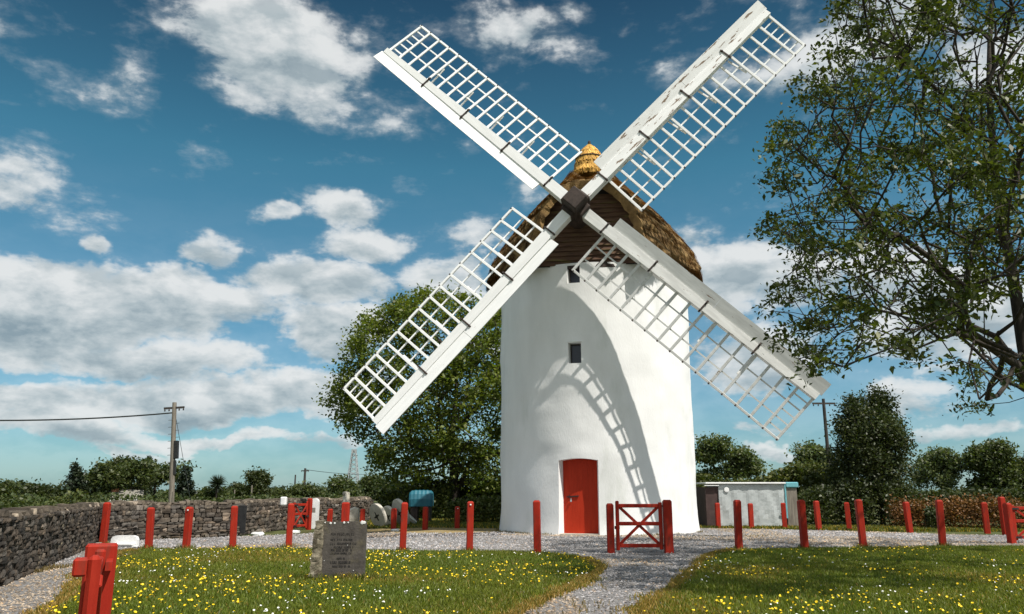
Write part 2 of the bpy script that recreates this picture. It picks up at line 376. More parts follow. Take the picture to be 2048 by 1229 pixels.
lawnA = [(-3.6, 4.2), (-4.35, 7.0)] + [g2(92, 1225), g2(158, 1160), g2(205, 1120), g2(262, 1101), g2(380, 1099), g2(600, 1098), g2(800, 1103), g2(1000, 1103), g2(1100, 1107)] + lawnA_edge_front[::-1] + [(-.12, 7.5), (-.5, 4.2)]
lawnB_edge = [(1.05, 4.2), (1.18, 7.0), g2(1268, 1232), g2(1325, 1190), g2(1382, 1142), g2(1420, 1110), g2(1475, 1101)]
lawnB = lawnB_edge + [g2(1600, 1098), g2(1726, 1096), g2(1890, 1094), g2(2048, 1093), (16, 18.2), (16, 4.2)]
lawnA = smooth_poly(lawnA, 5); lawnB = smooth_poly(lawnB, 5)
sheet('lawn', lawnA, .002, M_lawn); sheet('lawn', lawnB, .002, M_lawn)
# dark strip on the ground by the mill, dry verge behind it
sheet('dark_strip', [g2(736, 1076), g2(860, 1073), g2(1004, 1071), g2(1004, 1065), g2(860, 1068), g2(736, 1071)], .002, M_strip)
sheet('dry_verge', [g2(735, 1065), g2(860, 1067.5), g2(1010, 1064.5), g2(1010, 1057), g2(860, 1055), g2(735, 1059)], .0015, M_dry)

# ------------------------------------------------------------------ windmill
c_ax = np.array([2.7357, 26.413]); R_T = 3.10; H_T = 7.95
mill = thing('windmill', 'round white tower mill with thatched cap and four white lattice sails', 'windmill', (c_ax[0], c_ax[1], 0))
def cyl(px, py, R=R_T):
    d = ray(px, py); o = -c_ax
    A = d[0] ** 2 + d[1] ** 2; B = 2 * (d[0] * o[0] + d[1] * o[1]); C = o @ o - R * R
    t = (-B - math.sqrt(max(B * B - 4 * A * C, 0))) / 2 / A; p = d * t + np.array([0, 0, CH])
    return math.atan2(p[0] - c_ax[0], -(p[1] - c_ax[1])), p[2]      # angle 0 faces the camera, positive to the right
def cp(r, th, z): return (r * math.sin(th), -r * math.cos(th), z)
def rect(x0, x1, y0, y1):
    a0, zt = cyl(x0, y0); a1, _ = cyl(x1, y0); _, zb = cyl((x0 + x1) / 2, y1); _, zt = cyl((x0 + x1) / 2, y0); return [a0, a1, zb, zt]
DOOR = rect(1117, 1196, 921, 1071); DOOR[2] = 0.0
WIN1 = rect(1136, 1163, 686, 727); WIN2 = rect(1134, 1159, 531, 566); WIN2[3] = min(WIN2[3], H_T - .06)
def build_tower():
    ths = list(np.linspace(-math.pi, math.pi, 121)[:-1]); zs = list(np.linspace(0, H_T, 66))
    def snap(L, v, tol):
        L[:] = [q for q in L if abs(q - v) > tol]; L.append(v)
    for (a0, a1, zb, zt) in (DOOR, WIN1, WIN2):
        for a in (a0, a1): snap(ths, a, .02)
        for z in (zb, zt): snap(zs, z, .05)
    zs = sorted(zs); ths = sorted(ths)
    if zs[0] > 0: zs.insert(0, 0.0)
    nT, nZ = len(ths), len(zs); V = np.zeros((nZ, nT, 3)); hole = np.zeros((nZ, nT), bool)
    for j, z in enumerate(zs):
        for i, t in enumerate(ths): V[j, i] = (t, z, R_T + .05 * math.exp(-z / .35))
    for (a0, a1, zb, zt) in (DOOR, WIN1, WIN2):
        for j in range(nZ - 1):
            for i in range(nT):
                i2 = (i + 1) % nT
                if a0 - 1e-6 <= ths[i] and ths[i2] <= a1 + 1e-6 and i2 > i and zb - 1e-6 <= zs[j] and zs[j + 1] <= zt + 1e-6: hole[j, i] = True
    jt = min(range(nZ), key=lambda k: abs(zs[k] - DOOR[3])); mid, hw = (DOOR[0] + DOOR[1]) / 2, (DOOR[1] - DOOR[0]) / 2
    for i, t in enumerate(ths):
        if abs(t - mid) < hw: V[jt, i, 1] += .055 * (1 - ((t - mid) / hw) ** 2)
    P = V.reshape(-1, 3); X = np.stack([R_T * np.sin(P[:, 0]), -R_T * np.cos(P[:, 0]), P[:, 1]], 1)
    P[:, 2] += (vnoise(X, .9) - .5) * .07 + (vnoise(X, 3.1) - .5) * .028 + (vnoise(X, 9.0) - .5) * .010
    W3 = np.stack([P[:, 2] * np.sin(P[:, 0]), -P[:, 2] * np.cos(P[:, 0]), P[:, 1]], 1)
    Fc = []; id_ = lambda j, i: j * nT + i % nT
    for j in range(nZ - 1):
        for i in range(nT):
            if not hole[j, i]: Fc.append((id_(j, i), id_(j, i + 1), id_(j + 1, i + 1), id_(j + 1, i)))
    verts = [tuple(q) for q in W3]; depth = .42
    inner = {}
    def inn(k):
        if k not in inner:
            t, z, r = P[k]; inner[k] = len(verts)
            o = min((DOOR, WIN1, WIN2), key=lambda q: abs(z - (q[2] + q[3]) / 2) - (q[3] - q[2]) / 2)
            tm = (o[0] + o[1]) / 2; tt = tm + (t - tm) * (.93 if o is DOOR else 1.0)
            verts.append(cp(r - depth, tt, z))
        return inner[k]
    for j in range(nZ - 1):
        for i in range(nT):
            if not hole[j, i]: continue
            for (dj, di, e) in ((0, -1, ((j + 1, i), (j, i))), (0, 1, ((j, i + 1), (j + 1, i + 1))), (1, 0, ((j + 1, i + 1), (j + 1, i))), (-1, 0, ((j, i), (j, i + 1)))):
                jj, ii = j + dj, (i + di) % nT
                if jj < 0: continue
                if not hole[jj, ii]:
                    a, b = id_(*e[0]), id_(*e[1]); Fc.append((a, b, inn(b), inn(a)))
    me = bpy.data.meshes.new('tower_wall'); me.from_pydata(verts, [], Fc)
    me.polygons.foreach_set('use_smooth', [True] * len(me.polygons))
    o = link('tower_wall', me, M_white, mill)
    es = o.modifiers.new('edge', 'EDGE_SPLIT'); es.split_angle = rad(50)
    return o
tower = build_tower()
# door: planks on a curve, seated in the recess
mb = MB(); a0, a1, zb, zt = DOOR; n = 7
for k in range(n):
    t0 = a0 - .004 + (a1 - a0 + .008) * k / n; t1 = a0 - .004 + (a1 - a0 + .008) * (k + 1) / n - .0006; r0 = R_T - .27
    V = [cp(r0, t0, zb + .015), cp(r0, t1, zb + .015), cp(r0, t1, zt + .07), cp(r0, t0, zt + .07), cp(r0 - .06, t0, zb + .015), cp(r0 - .06, t1, zb + .015), cp(r0 - .06, t1, zt + .07), cp(r0 - .06, t0, zt + .07)]
    mb.add(V, [(0, 1, 2, 3), (5, 4, 7, 6), (4, 0, 3, 7), (1, 5, 6, 2), (3, 2, 6, 7), (4, 5, 1, 0)])
door = mb.build('door', M_door, mill)
mb = MB(); am = a0 + (a1 - a0) * .12; ab = a0 + (a1 - a0) * .46
mb.bar(cp(R_T - .25, am, 1.04), cp(R_T - .25, ab, 1.07), .025, .03)
mb.bar(cp(R_T - .24, am + .03, 1.0), cp(R_T - .24, am + .03, 1.1), .02, .03); mb.build('latch', M_black, door)
mb = MB(); q = cp(R_T - .23, a0 + (a1 - a0) * .25, .93); mb.box((q[0] - .025, q[1] - .02, q[2] - .03), (q[0] + .025, q[1] + .02, q[2] + .03), bev=.006)
mb.tube([(q[0] - .017, q[1], q[2] + .03), (q[0] - .014, q[1], q[2] + .075), (q[0] + .014, q[1], q[2] + .075), (q[0] + .017, q[1], q[2] + .03)], .005, 6); mb.build('padlock', M_galv, door)
mb = MB(); mb.add([cp(R_T + .03, a0 - .02, -.02), cp(R_T + .03, a1 + .02, -.02), cp(R_T + .03, a1 + .02, .03), cp(R_T + .03, a0 - .02, .03), cp(R_T - .3, a0 - .02, .03), cp(R_T - .3, a1 + .02, .03)], [(0, 1, 2, 3), (3, 2, 5, 4)]); mb.build('doorstep', M_mill, mill)
for w in (WIN1, WIN2):
    mb = MB(); b0, b1, z0, z1 = w; r0 = R_T - .25
    mb.add([cp(r0, b0 - .006, z0 - .02), cp(r0, b1 + .006, z0 - .02), cp(r0, b1 + .006, z1 + .02), cp(r0, b0 - .006, z1 + .02)], [(0, 1, 2, 3)])
    wo = mb.build('window', M_glass, mill)
    fr = MB(); bm_ = (b0 + b1) / 2
    for (t0, t1, za, zc) in ((b0 - .002, b0 + .011, z0, z1), (b1 - .011, b1 + .002, z0, z1), (b0, b1, z0, z0 + .035), (b0, b1, z1 - .035, z1)):
        fr.add([cp(r0 + .02, t0, za), cp(r0 + .02, t1, za), cp(r0 + .02, t1, zc), cp(r0 + .02, t0, zc), cp(r0 - .01, t0, za), cp(r0 - .01, t1, za), cp(r0 - .01, t1, zc), cp(r0 - .01, t0, zc)], [(0, 1, 2, 3), (4, 0, 3, 7), (1, 5, 6, 2), (3, 2, 6, 7), (4, 5, 1, 0)])
    fr.build('frame', M_iron, wo)
b0, b1, z0, z1 = WIN1; mb = MB(); mb.box((-.24, -.05, 0), (.24, .03, .05), bev=.015); qq = cp(R_T, (b0 + b1) / 2, z1 + .012)
lt = mb.build('lintel', M_white, mill, loc=qq); lt.rotation_euler = (0, 0, (b0 + b1) / 2)

# cap: hooded thatch
PSI, TAU, PHI = .144, .084, .8166
ROT = Matrix.Rotation(-PSI, 3, 'Z')
capz = lambda py: Dp(1190, py, c_ax[1])[2]
prof = [(572, 212), (556, 211), (540, 207), (520, 199), (497, 183), (470, 160), (445, 137), (420, 111), (396, 86), (372, 60), (356, 46), (342, 35)]
pz = np.array([capz(a) for a, b in prof]); pr = np.array([b * (c_ax[1] * math.cos(PITCH) + (capz(a) - CH) * math.sin(PITCH)) / F for a, b in prof])
Z0 = pz[0]; DF = 3.3
NS, NR = 16, 46
def station_list():
    out = []
    for k in range(NS): out.append(('L', DF * (1 - k / NS)))
    for k in range(41): out.append(('B', math.pi * k / 40))
    for k in range(1, NS + 1): out.append(('R', DF * k / NS))
    return out
def cap_point(st, t, inset=0.0):
    zd = Z0 + (pz[-1] - Z0) * t; r = float(np.interp(zd, pz, pr)) - inset
    kind, v = st
    if kind == 'B': return Vector((-r * math.cos(v), r * math.sin(v), zd))
    s = (v / DF) ** 1.1; sg = -1 if kind == 'L' else 1
    w = (1.72 - inset) * max(math.cos(math.pi * t / 2), 0) ** .85; zf = Z0 - .12 + (2.62 - inset * .6) * math.sin(math.pi * t / 2)
    return Vector((sg * ((1 - s) * r + s * w), -v, (1 - s) * zd + s * zf))
sts = station_list(); V = []; Fc = []
for i, st in enumerate(sts):
    for j in range(NR + 1):
        t = j / NR; p = cap_point(st, t); ph = (t * 8 + .25 * math.sin(i * .7) + .15 * math.sin(i * 1.9)) % 1
        out = Vector((p.x, p.y * (1 if st[0] == 'B' else .25), .8)).normalized(); a = (.085 * (1 - ph) if .06 < t < .95 else 0) + random.uniform(-.018, .018)
        V.append(ROT @ (p + out * a))
for i in range(len(sts) - 1):
    for j in range(NR):
        q = i * (NR + 1) + j; Fc.append((q, q + 1, q + NR + 2, q + NR + 1))
me = bpy.data.meshes.new('thatch'); me.from_pydata([tuple(v) for v in V], [], Fc)
M_thatch = mat('thatch', (.16, .095, .040), (.38, .24, .095), 2.2, .95, 1.0, 40, stretch=(1, 1, 1), c3=(.11, .072, .036), s3=1.3, t3=(.5, .75), bdist=.05)
M_strawd = mat('straw_stems', (.18, .108, .045), (.52, .335, .135), .8, .85, attr='Col')
M_straw = mat('new_straw', (.46, .25, .04), (.66, .40, .08), 9, .7, 1.0, 60, stretch=(4, 4, .6), bdist=.02)
thatch = link('thatch', me, M_thatch, mill)
so = thatch.modifiers.new('thick', 'SOLIDIFY'); so.thickness = .26; so.offset = -1
# loose straw laid down the slope
n = 15000; ii = rng.integers(0, len(sts) - 1, n); tt = np.concatenate([rng.random(n - 3200) * .97, rng.random(3200) * .03])
VV = np.zeros((n, 4, 3)); CC = np.zeros((n, 4, 3))
for k in range(n):
    s0, s1 = sts[ii[k]], sts[ii[k] + 1]; f = random.random()
    pt = lambda t: cap_point(s0, t) * (1 - f) + cap_point(s1, t) * f
    a = pt(min(tt[k] + .02, 1)); b = pt(tt[k]); d = (b - a).normalized(); side = Vector((-a.y if s0[0] == 'B' else 0, a.x if s0[0] == 'B' else 1, 0)).normalized(); nrm = side.cross(d).normalized()
    if nrm.z < 0: nrm = -nrm
    Ln = random.uniform(.14, .42); w = random.uniform(.006, .016); lift = random.uniform(.015, .075)
    d2 = (d + side * random.uniform(-.25, .25) + nrm * random.uniform(-.03, .10)).normalized()
    A = b + nrm * lift - d2 * Ln * .7; B = b + nrm * (lift + .015) + d2 * Ln * .3
    for m_, q in enumerate((A - side * w, A + side * w, B + side * w * .6, B - side * w * .6)): VV[k, m_] = ROT @ q
    CC[k] = np.array((1, .95, .85)) * random.uniform(.35, 1.5)
me = fast_mesh('loose_straw', VV.reshape(-1, 3), np.arange(n * 4).reshape(n, 4), CC.reshape(-1, 3))
tag(link('loose_straw', me, M_strawd, thatch), kind='stuff')
# straw finial
mb = MB(); zb_, zt_ = capz(350), capz(289); hgt = zt_ - zb_
pf = [(.60, -.10), (.64, .0), (.54, .14 * hgt), (.50, .26 * hgt), (.54, .30 * hgt), (.49, .36 * hgt), (.45, .48 * hgt), (.47, .51 * hgt), (.42, .56 * hgt), (.34, .72 * hgt), (.22, .86 * hgt), (.10, .96 * hgt), (.04, hgt)]
mb.lathe(pf, 40, (0, 0, zb_)); V_ = mb.v[0]; V_[:, :2] *= 1 + rng.uniform(-.06, .06, (len(V_), 1))
fin = mb.build('straw_finial', M_straw, mill)
mb = MB()
for q in (.29, .50): mb.lathe([(r_, z_) for r_, z_ in ((.50 - .1 * q, -.02), (.56 - .1 * q, -.015), (.56 - .1 * q, .015), (.50 - .1 * q, .02))], 30, (0, 0, zb_ + q * hgt))
mb.build('binding', M_iron, fin)
mb = MB(); mb.lathe([(.035, 0), (.055, .05), (.05, .12), (.015, .17)], 10, (0, 0, zt_ - .03)); mb.build('knob', M_iron, fin)
n = 1500; th = rng.uniform(0, 2 * math.pi, n); tz = rng.random(n); VV = np.zeros((n, 4, 3)); CC = np.zeros((n, 4, 3))
for k in range(n):
    z = tz[k] * hgt * .9; r = np.interp(z, [q[1] for q in pf], [q[0] for q in pf]) + .012; r2 = np.interp(z - .18, [q[1] for q in pf], [q[0] for q in pf]) + .03; a = th[k]; w = .012 / max(r, .1)
    for m_, (aa, rr, zz) in enumerate(((a - w, r, z), (a + w, r, z), (a + w + .04, r2, z - .18), (a - w + .04, r2, z - .18))): VV[k, m_] = (rr * math.cos(aa), rr * math.sin(aa), zb_ + zz)
    CC[k] = random.uniform(1.3, 3.4) * np.array((1, .9, .55))
tag(link('straw_ends', fast_mesh('straw_ends', VV.reshape(-1, 3), np.arange(n * 4).reshape(n, 4), CC.reshape(-1, 3)), M_strawd, fin), kind='stuff')
# boarded gable under the hood
mb = MB(); zz = H_T - .03; DB = 2.92
while zz < Z0 + 2.15:
    s = (DB / DF) ** 1.25; best = 0
    for j in range(60):
        p = cap_point(('R', DB), j / 59, .22)
        if p.z >= zz + .12: best = p.x; break
    if best > .12:
        M_ = Matrix.Rotation(rad(-17), 4, 'X'); M_.translation = (0, -DB, zz)
        n0 = mb.n; mb.box((-best, -.014, 0), (best, .014, .165), M_, col=(1, 1, 1) if random.random() < .6 else (.7, .7, .7))
    zz += .15
V_ = np.concatenate(mb.v); mb.v = [(np.array(ROT) @ V_.T).T]; mb.c = [np.concatenate(mb.c)]
mb.build('gable_boards', M_slat, mill)
mb = MB(); V_ = [cap_point(('R', DB - .06), j / 20, .18) for j in range(21)]; V2 = [cap_point(('L', DB - .06), j / 20, .18) for j in range(21)]
vs = [ROT @ v for v in V_] + [ROT @ v for v in V2[::-1]]; mb.add([tuple(v) for v in vs], [tuple(range(len(vs)))]); mb.build('gable_backing', M_black, mill)
mb = MB(); mb.lathe([(R_T - .25, H_T - .16), (R_T - .02, H_T - .16), (R_T - .02, H_T + .02), (R_T - .25, H_T + .02)], 60); mb.build('wall_plate', M_iron, mill)

# sails
hubw = Vector((1.898, 22.574, 9.467)); nv = Vector((-math.sin(PSI) * math.cos(TAU), -math.cos(PSI) * math.cos(TAU), math.sin(TAU)))
uv_ = Vector((math.cos(PSI), -math.sin(PSI), 0)); wv = nv.cross(uv_)
if wv.z < 0: wv = -wv
hubl = hubw - Vector((c_ax[0], c_ax[1], 0))
LS, LO, LI, WL, BL, BI, WB, BB = 8.60, 8.54, 1.25, 1.512, .15, 1.31, .41, .27
def sail_meshes():
    sp = MB(); n = 8
    V = []; Fc = []
    xs = np.linspace(.22, LS, n)
    for x in xs:
        k = (x - .22) / (LS - .22); hw = .165 - .07 * k; hf = .15 - .05 * k; bk = .19 - .09 * k
        V += [(x, -hw, hf), (x, hw, hf), (x, hw, -bk), (x, -hw, -bk)]
    for i in range(n - 1):
        for q in range(4): Fc.append((i * 4 + q, (i + 1) * 4 + q, (i + 1) * 4 + (q + 1) % 4, i * 4 + (q + 1) % 4))
    Fc += [(0, 1, 2, 3), ((n - 1) * 4 + 3, (n - 1) * 4 + 2, (n - 1) * 4 + 1, (n - 1) * 4)]; sp.add(V, Fc)
    bd = MB(); cb, sb = math.cos(BB), math.sin(BB)
    for (x0, x1) in ((BI, 5.02), (5.03, LS + .06)):
        q = lambda x, w, t: (x, -.10 - cb * w - sb * t * 0, .085 + sb * w + t)
        e = .05 if x0 == BI else 0.0
        V = [q(x0, 0, 0), q(x1, 0, 0), q(x1, WB - (.03 if x1 > 8 else 0), 0), q(x0, WB, 0), q(x0, 0, -.04), q(x1, 0, -.04), q(x1, WB - (.03 if x1 > 8 else 0), -.04), q(x0, WB, -.04)]
        bd.add(V, [(0, 1, 2, 3), (4, 7, 6, 5), (0, 4, 5, 1), (1, 5, 6, 2), (2, 6, 7, 3), (3, 7, 4, 0)])
    lt = MB(); cl, sl = math.cos(BL), math.sin(BL)
    Q = lambda x, w, o=0.0: (x, cl * w - sl * o * -0, -sl * w + o)
    nb = 17; xs = np.linspace(LI, LO, nb)
    for i, x in enumerate(xs):
        x += random.uniform(-.012, .012); lt.bar(Q(x, .02, random.uniform(-.006, .006)), Q(x + random.uniform(-.022, .022), WL + .03, random.uniform(-.008, .008)), .078, .045, up=(0, sl, cl), bev=.006)
    lt.bar(Q(LI - .04, WL, -.001), Q(LO + .04, WL, -.001), .07, .062, up=(0, sl, cl), bev=.006)
    for w in (WL * .36, WL * .69): lt.bar(Q(LI, w, -.042), Q(LO - .0, w, -.042), .042, .036, up=(0, sl, cl))
    d = xs[-1] - xs[-2]
    for w in (WL * .18, WL * .525, WL * .85): lt.bar(Q(xs[-2], w, -.042), Q(xs[-1], w, -.042), .04, .034, up=(0, sl, cl))
    for i in (3, 6, 9, 12): lt.bar(Q(xs[i] - .06, .12, -.19), Q(xs[i] - .05, WL * .55, -.03), .05, .04, up=(0, sl, cl))
    cls = []
    for i in (0, 4, 8, 12):
        cl_ = MB(); cls.append(cl_); x = xs[i] - .10; cl_.bar((x, -.20, .145 - .05 * x / LS), (x, .22, .145 - .05 * x / LS), .05, .05)
        for y_ in (-.13, .15): cl_.lathe([(.028, 0), (.028, .05), (.012, .055)], 8, (x, y_, .15 - .05 * x / LS))
    nf = len(lt.f)
    for i in range(nb):
        p = Q(xs[i], WL + .025, .012); lt.box((p[0] - .022, p[1] - .02, p[2] - .05), (p[0] + .022, p[1] + .02, p[2] + .025))
    lm = lt.mesh('lattice'); ix = np.zeros(len(lm.polygons), np.int32); ix[nf:] = 1
    lm.polygons.foreach_set('material_index', ix)
    return [sp.mesh('sail'), bd.mesh('windboard'), lm] + [q.mesh('clamp') for q in cls]
sm = sail_meshes()
for k, (dd, worn, lab) in enumerate(((-.0108, 0, None), (-.0189, 1, 'sail with badly peeling paint'), (.0043, 2, None), (.0251, 0, None))):
    a = PHI + math.pi / 2 - k * math.pi / 2 + dd
    sx = uv_ * math.cos(a) + wv * math.sin(a); ty = uv_ * math.sin(a) - wv * math.cos(a)
    Mx = Matrix((sx, ty, nv)).transposed().to_4x4(); Mx.translation = hubl + nv * (.06 if k % 2 else -.06)
    m1 = (M_wpaint, M_wpeel, M_wgrey)[worn]  # plain, peeling, and the one with shade in its colour
    ms = [q.copy() for q in sm] if k else sm
    s_ = link('sail', ms[0], m1, mill); s_.matrix_local = Mx
    if lab: s_['label'] = lab
    link('windboard', ms[1], m1, s_); ix = [p.material_index for p in ms[2].polygons]; link('lattice', ms[2], [M_wgrey if worn == 2 else M_wpaint, M_iron], s_); ms[2].polygons.foreach_set('material_index', ix)
    for q in ms[3:]: link('clamp', q, M_iron, s_)
a = PHI; sx = uv_ * math.cos(a) + wv * math.sin(a); ty = uv_ * math.sin(a) - wv * math.cos(a)
Mx = Matrix((sx, ty, nv)).transposed().to_4x4(); Mx.translation = hubl
mb = MB(); mb.box((-.27, -.27, -.42), (.27, .27, .62), bev=.03)
for s_ in (-1, 1):
    mb.box((s_ * .31 - .10, -.21, -.24), (s_ * .31 + .10, .21, .24), bev=.02); mb.box((-.21, s_ * .31 - .10, -.24), (.21, s_ * .31 + .10, .24), bev=.02)
hub = mb.build('poll_end', M_iron, mill); hub.matrix_local = Mx
mb = MB(); mb.tube([(0, 0, -.35), (0, 0, -1.2), (0, 0, -3.4)], [.33, .30, .30], 16); sh = mb.build('windshaft', M_iron, mill); sh.matrix_local = Mx

# ------------------------------------------------------------------ red posts and gates
def post_mesh(h, w=.136, slope=.0, ch=.035):
    mb = MB(); b = .012
    prof_ = [(w / 2, -.1), (w / 2, h - ch), (w / 2 - ch * .7, h)]
    V = []
    for hw, z in prof_:
        for sx_, sy_ in ((-1, -1), (1, -1), (1, 1), (-1, 1)):
            for (ax, ay) in (((-1, 0), (0, 0)) if 0 else ((0, 0),)):
                V.append((sx_ * hw, sy_ * hw, z + (slope * sy_ if z > 0 else 0)))
    # chamfered corners
    V = []
    for hw, z in prof_:
        for (x, y) in ((-1, -1), (1, -1), (1, 1), (-1, 1)):
            if (x, y) in ((-1, -1), (1, 1)): pts = ((x * hw, y * (hw - b)), (x * (hw - b), y * hw))
            else: pts = ((x * (hw - b), y * hw), (x * hw, y * (hw - b)))
            for q in pts: V.append((q[0], q[1], z))
    n = 8; m = len(prof_); Fc = [(i * n + k, i * n + (k + 1) % n, (i + 1) * n + (k + 1) % n, (i + 1) * n + k) for i in range(m - 1) for k in range(n)] + [tuple((m - 1) * n + k for k in range(n))]
    mb.add(V, Fc); return mb.mesh('fence_post')
FRONT = [(205, 1091, 1005, 'red post with pale top at the corner of the stone wall'),
         (297, 1098, 1015, 'red post on lawn edge right of the white moulded stone seat'),
         (372, 1097, 1014, 'red post on lawn edge in front of the wall, below the utility pole'),
         (465, 1097, 1012, 'red post on lawn edge beside the black plank on the wall'),
         (577, 1095, 1007, 'red post on lawn edge with the far gate showing to its right'),
         (805, 1103, 1005, 'red post on lawn edge in front of the leaning millstones'),
         (939, 1103, 1003, 'red post on lawn edge just left of the mill tower'),
         (1075, 1108, 1001, 'red post standing in front of the tower, left of the red door'),
         (1478, 1100, 1000, 'red post blotched with leaf shade in front of the grey shed'),
         (1610, 1098, 1000, 'shaded red post on lawn edge to the right of the grey shed'),
         (1727, 1096, 999, 'shaded red post on lawn edge before the tall dark bushy tree'),
         (1886, 1094, 1000, 'shaded red post on lawn edge before the dead brown hedge')]
BACK = [(658, 1058, 1018, 'short red far post showing above the left of the memorial stone'),
        (724, 1058, 1018, 'short red far post beside the pale pointed boulder'),
        (787, 1062, 1017, 'short red far post between the leaning millstones'),
        (850, 1060, 1014, 'short red far post below the blue tank'),
        (914, 1057, 1013, 'short red far post in front of the low ivy mound left of the mill'),
        (1437, 1056, 1006, 'short red far post in front of the brown shed door'),
        (1503, 1057, 1007, 'short red far post in front of the grey shed panel, toward its left'),
        (1570, 1058, 1006, 'short red far post at the right corner of the grey shed'),
        (1638, 1060, 1002, 'short red far post between the shed and the tall bushy tree'),
        (1699, 1061, 1005, 'short red far post under the tall dark bushy tree'),
        (1820, 1065, 1004, 'short red far post at the left end of the dead brown hedge'),
        (1975, 1067, 1005, 'short red far post in front of the dead brown hedge, left of the right gate')]
M_refl = mat('white_reflector', (.8, .8, .8), (.85, .85, .85), 5, .4)
def place_post(px, py, pt, label, group, refl):
    g = G(px, py); D = g[1]; h = Dp(px, pt, D)[2]
    rz = random.uniform(-.25, .25) + math.atan2(g[0], g[1]) * -.3
    o = link('fence_post', post_mesh(h, .136 if D < 21 else .15), M_red, None, (g[0], D, 0)); o.rotation_euler = (random.uniform(-.02, .02), random.uniform(-.03, .03), rz)
    tag(o, label, 'post', group)
    if refl:
        mb = MB(); mb.lathe([(.018, 0), (.018, .012), (.01, .016)], 10, M=Matrix.Translation((0, -.073, h - .07)) @ Matrix.Rotation(rad(90), 4, 'X')); mb.build('reflector', M_refl, o)
for i, q in enumerate(FRONT): place_post(*q, 'red posts round the lawns', i in (2, 6))
for i, q in enumerate(BACK): place_post(*q, 'short red posts round the far side of the yard', i in (4,))

def gate(base, direction, width, h, label, posts, bottom=.10, side=-1):
    """base: hinge point on the ground; direction: angle of the leaf; posts: list of (along, height, width)"""
    t = thing('gate', label, 'gate', (base[0], base[1], 0), direction, 'small red wooden gates')
    for (al, ph, pw) in posts:
        link('gate_post', post_mesh(ph, pw, ch=.035 if side < 0 else .010), M_red, t, (al, 0, 0))
    s = .05; x0, x1 = .105, width
    st = MB()
    st.box((x0, -s / 2, bottom - .04), (x0 + .075, s / 2, h + .01), bev=.01); st.build('stile', M_red, t)
    st = MB(); st.box((x1 - .075, -s / 2, bottom - .06), (x1, s / 2, h + .04), bev=.016); st.build('stile', M_red, t)
    for z in (bottom, (bottom + h) / 2 - .01, h - .095):
        m_ = MB(); m_.box((x0 + .075, -s / 2 + .006, z), (x1 - .075, s / 2 - .006, z + .075), bev=.008); m_.build('rail', M_red, t)
    za, zb2 = bottom + .05, h - .06
    m_ = MB(); m_.bar((x0 + .06, side * .008, zb2), (x1 - .06, side * .008, za), .014, .06, up=(0, 0, 1), bev=.006); m_.build('brace', M_red, t)
    m_ = MB(); m_.bar((x0 + .06, side * .026, za), (x1 - .06, side * .026, zb2), .018, .06, up=(0, 0, 1), bev=.006); m_.build('brace', M_red, t)
    m_ = MB(); ya, yb = sorted((side * .06, side * .03)); m_.box((.02, ya, h - .085), (x0 + .16, yb, h - .045)); m_.build('hinge', M_black if side < 0 else M_red, t)
    m_ = MB(); m_.box((.02, ya, bottom + .02), (x0 + .16, yb, bottom + .055)); m_.build('hinge', M_black if side < 0 else M_red, t)
    if side < 0: m_ = MB(); m_.box((x1 - .085, -.05, h * .5 - .03), (x1 + .02, -.028, h * .5 + .03)); m_.build('latch', M_black, t)
    return t
gl, gr = G(1222, 1106), G(1338, 1106)
wv_ = gr - gl; wd = float(np.hypot(wv_[0], wv_[1])); gh = Dp(1338, 1000, gr[1])[2]
gate(gr, math.atan2(-wv_[1], -wv_[0]), wd - .11, gh - .06, 'closed red wooden gate in front of the mill door side', [(0, gh, .17), (wd, gh - .07, .14)])
# the leaf of this gate is mirrored: hinge on the right post
g0, g1 = G(580, 1062), G(621, 1060)
v_ = g1 - g0; gate(g0, math.atan2(v_[1], v_[0]) + rad(12), .82, .84, 'distant red gate standing before the stone wall beside the white pier', [(.92, .98, .13)])
g0 = G(2024, 1087); gate(g0, rad(12), 1.25, .86, 'red gate cut off by the right edge of the photo', [(0, .93, .15), (1.33, .9, .14)])
o = link('fence_post', post_mesh(Dp(2012, 994, G(2012, 1070)[1])[2], .15), M_red, None, tuple(G(2012, 1070))); tag(o, 'far red post peeping out left of the right gate post', 'post', 'short red posts round the far side of the yard')
# open gate seen end-on, in the near left corner
gn = Dp(190, 1118, 3.4); gf = Dp(204, 1090, 4.35)
gd = np.array([gn[0] - gf[0], gn[1] - gf[1]]); gang = math.atan2(gd[1], gd[0])
t = gate((gf[0], gf[1]), gang, float(np.hypot(*gd)), .905, 'big red gate standing open end-on in the near left corner', [(-.06, .93, .15)], side=1)
m_ = MB(); x1 = float(np.hypot(*gd)); m_.box((x1 - .09, -.078, .865), (x1 + .004, -.026, .935), bev=.008); m_.build('latch_block', M_red, t)

# ------------------------------------------------------------------ memorial stone
bl_, br_ = G(640, 1160), G(733, 1156)
D0 = float(bl_[1]); zt_m = Dp(645, 1044, D0)[2]; wid = float(br_[0] - bl_[0])
ms_ = thing('memorial_stone', 'dark grey memorial slab with a worn inscription standing on the lawn', 'memorial', (float((bl_[0] + br_[0]) / 2), D0 + .02, 0), rad(3))
mb = MB(); hw = wid / 2; n = 14; V = []; 
for i in range(n + 1):
    x = -hw + wid * i / n; z = zt_m + .012 - .010 * math.cos((i / n - .5) * math.pi) - .02 * abs(i / n - .5) + random.uniform(-.006, .006)
    V += [(x, 0, -.05), (x, 0, z)]
    V += [(x, .16, -.05), (x, .16, z - .005)]
Fc = []
for i in range(n):
    a, b = i * 4, i * 4 + 4; Fc += [(a, b, b + 1, a + 1), (a + 1, b + 1, b + 3, a + 3), (b + 2, a + 2, a + 3, b + 3)]
Fc += [(2, 0, 1, 3), (n * 4, n * 4 + 2, n * 4 + 3, n * 4 + 1)]
mb.add(V, Fc); mb.build('slab', M_slab, ms_)
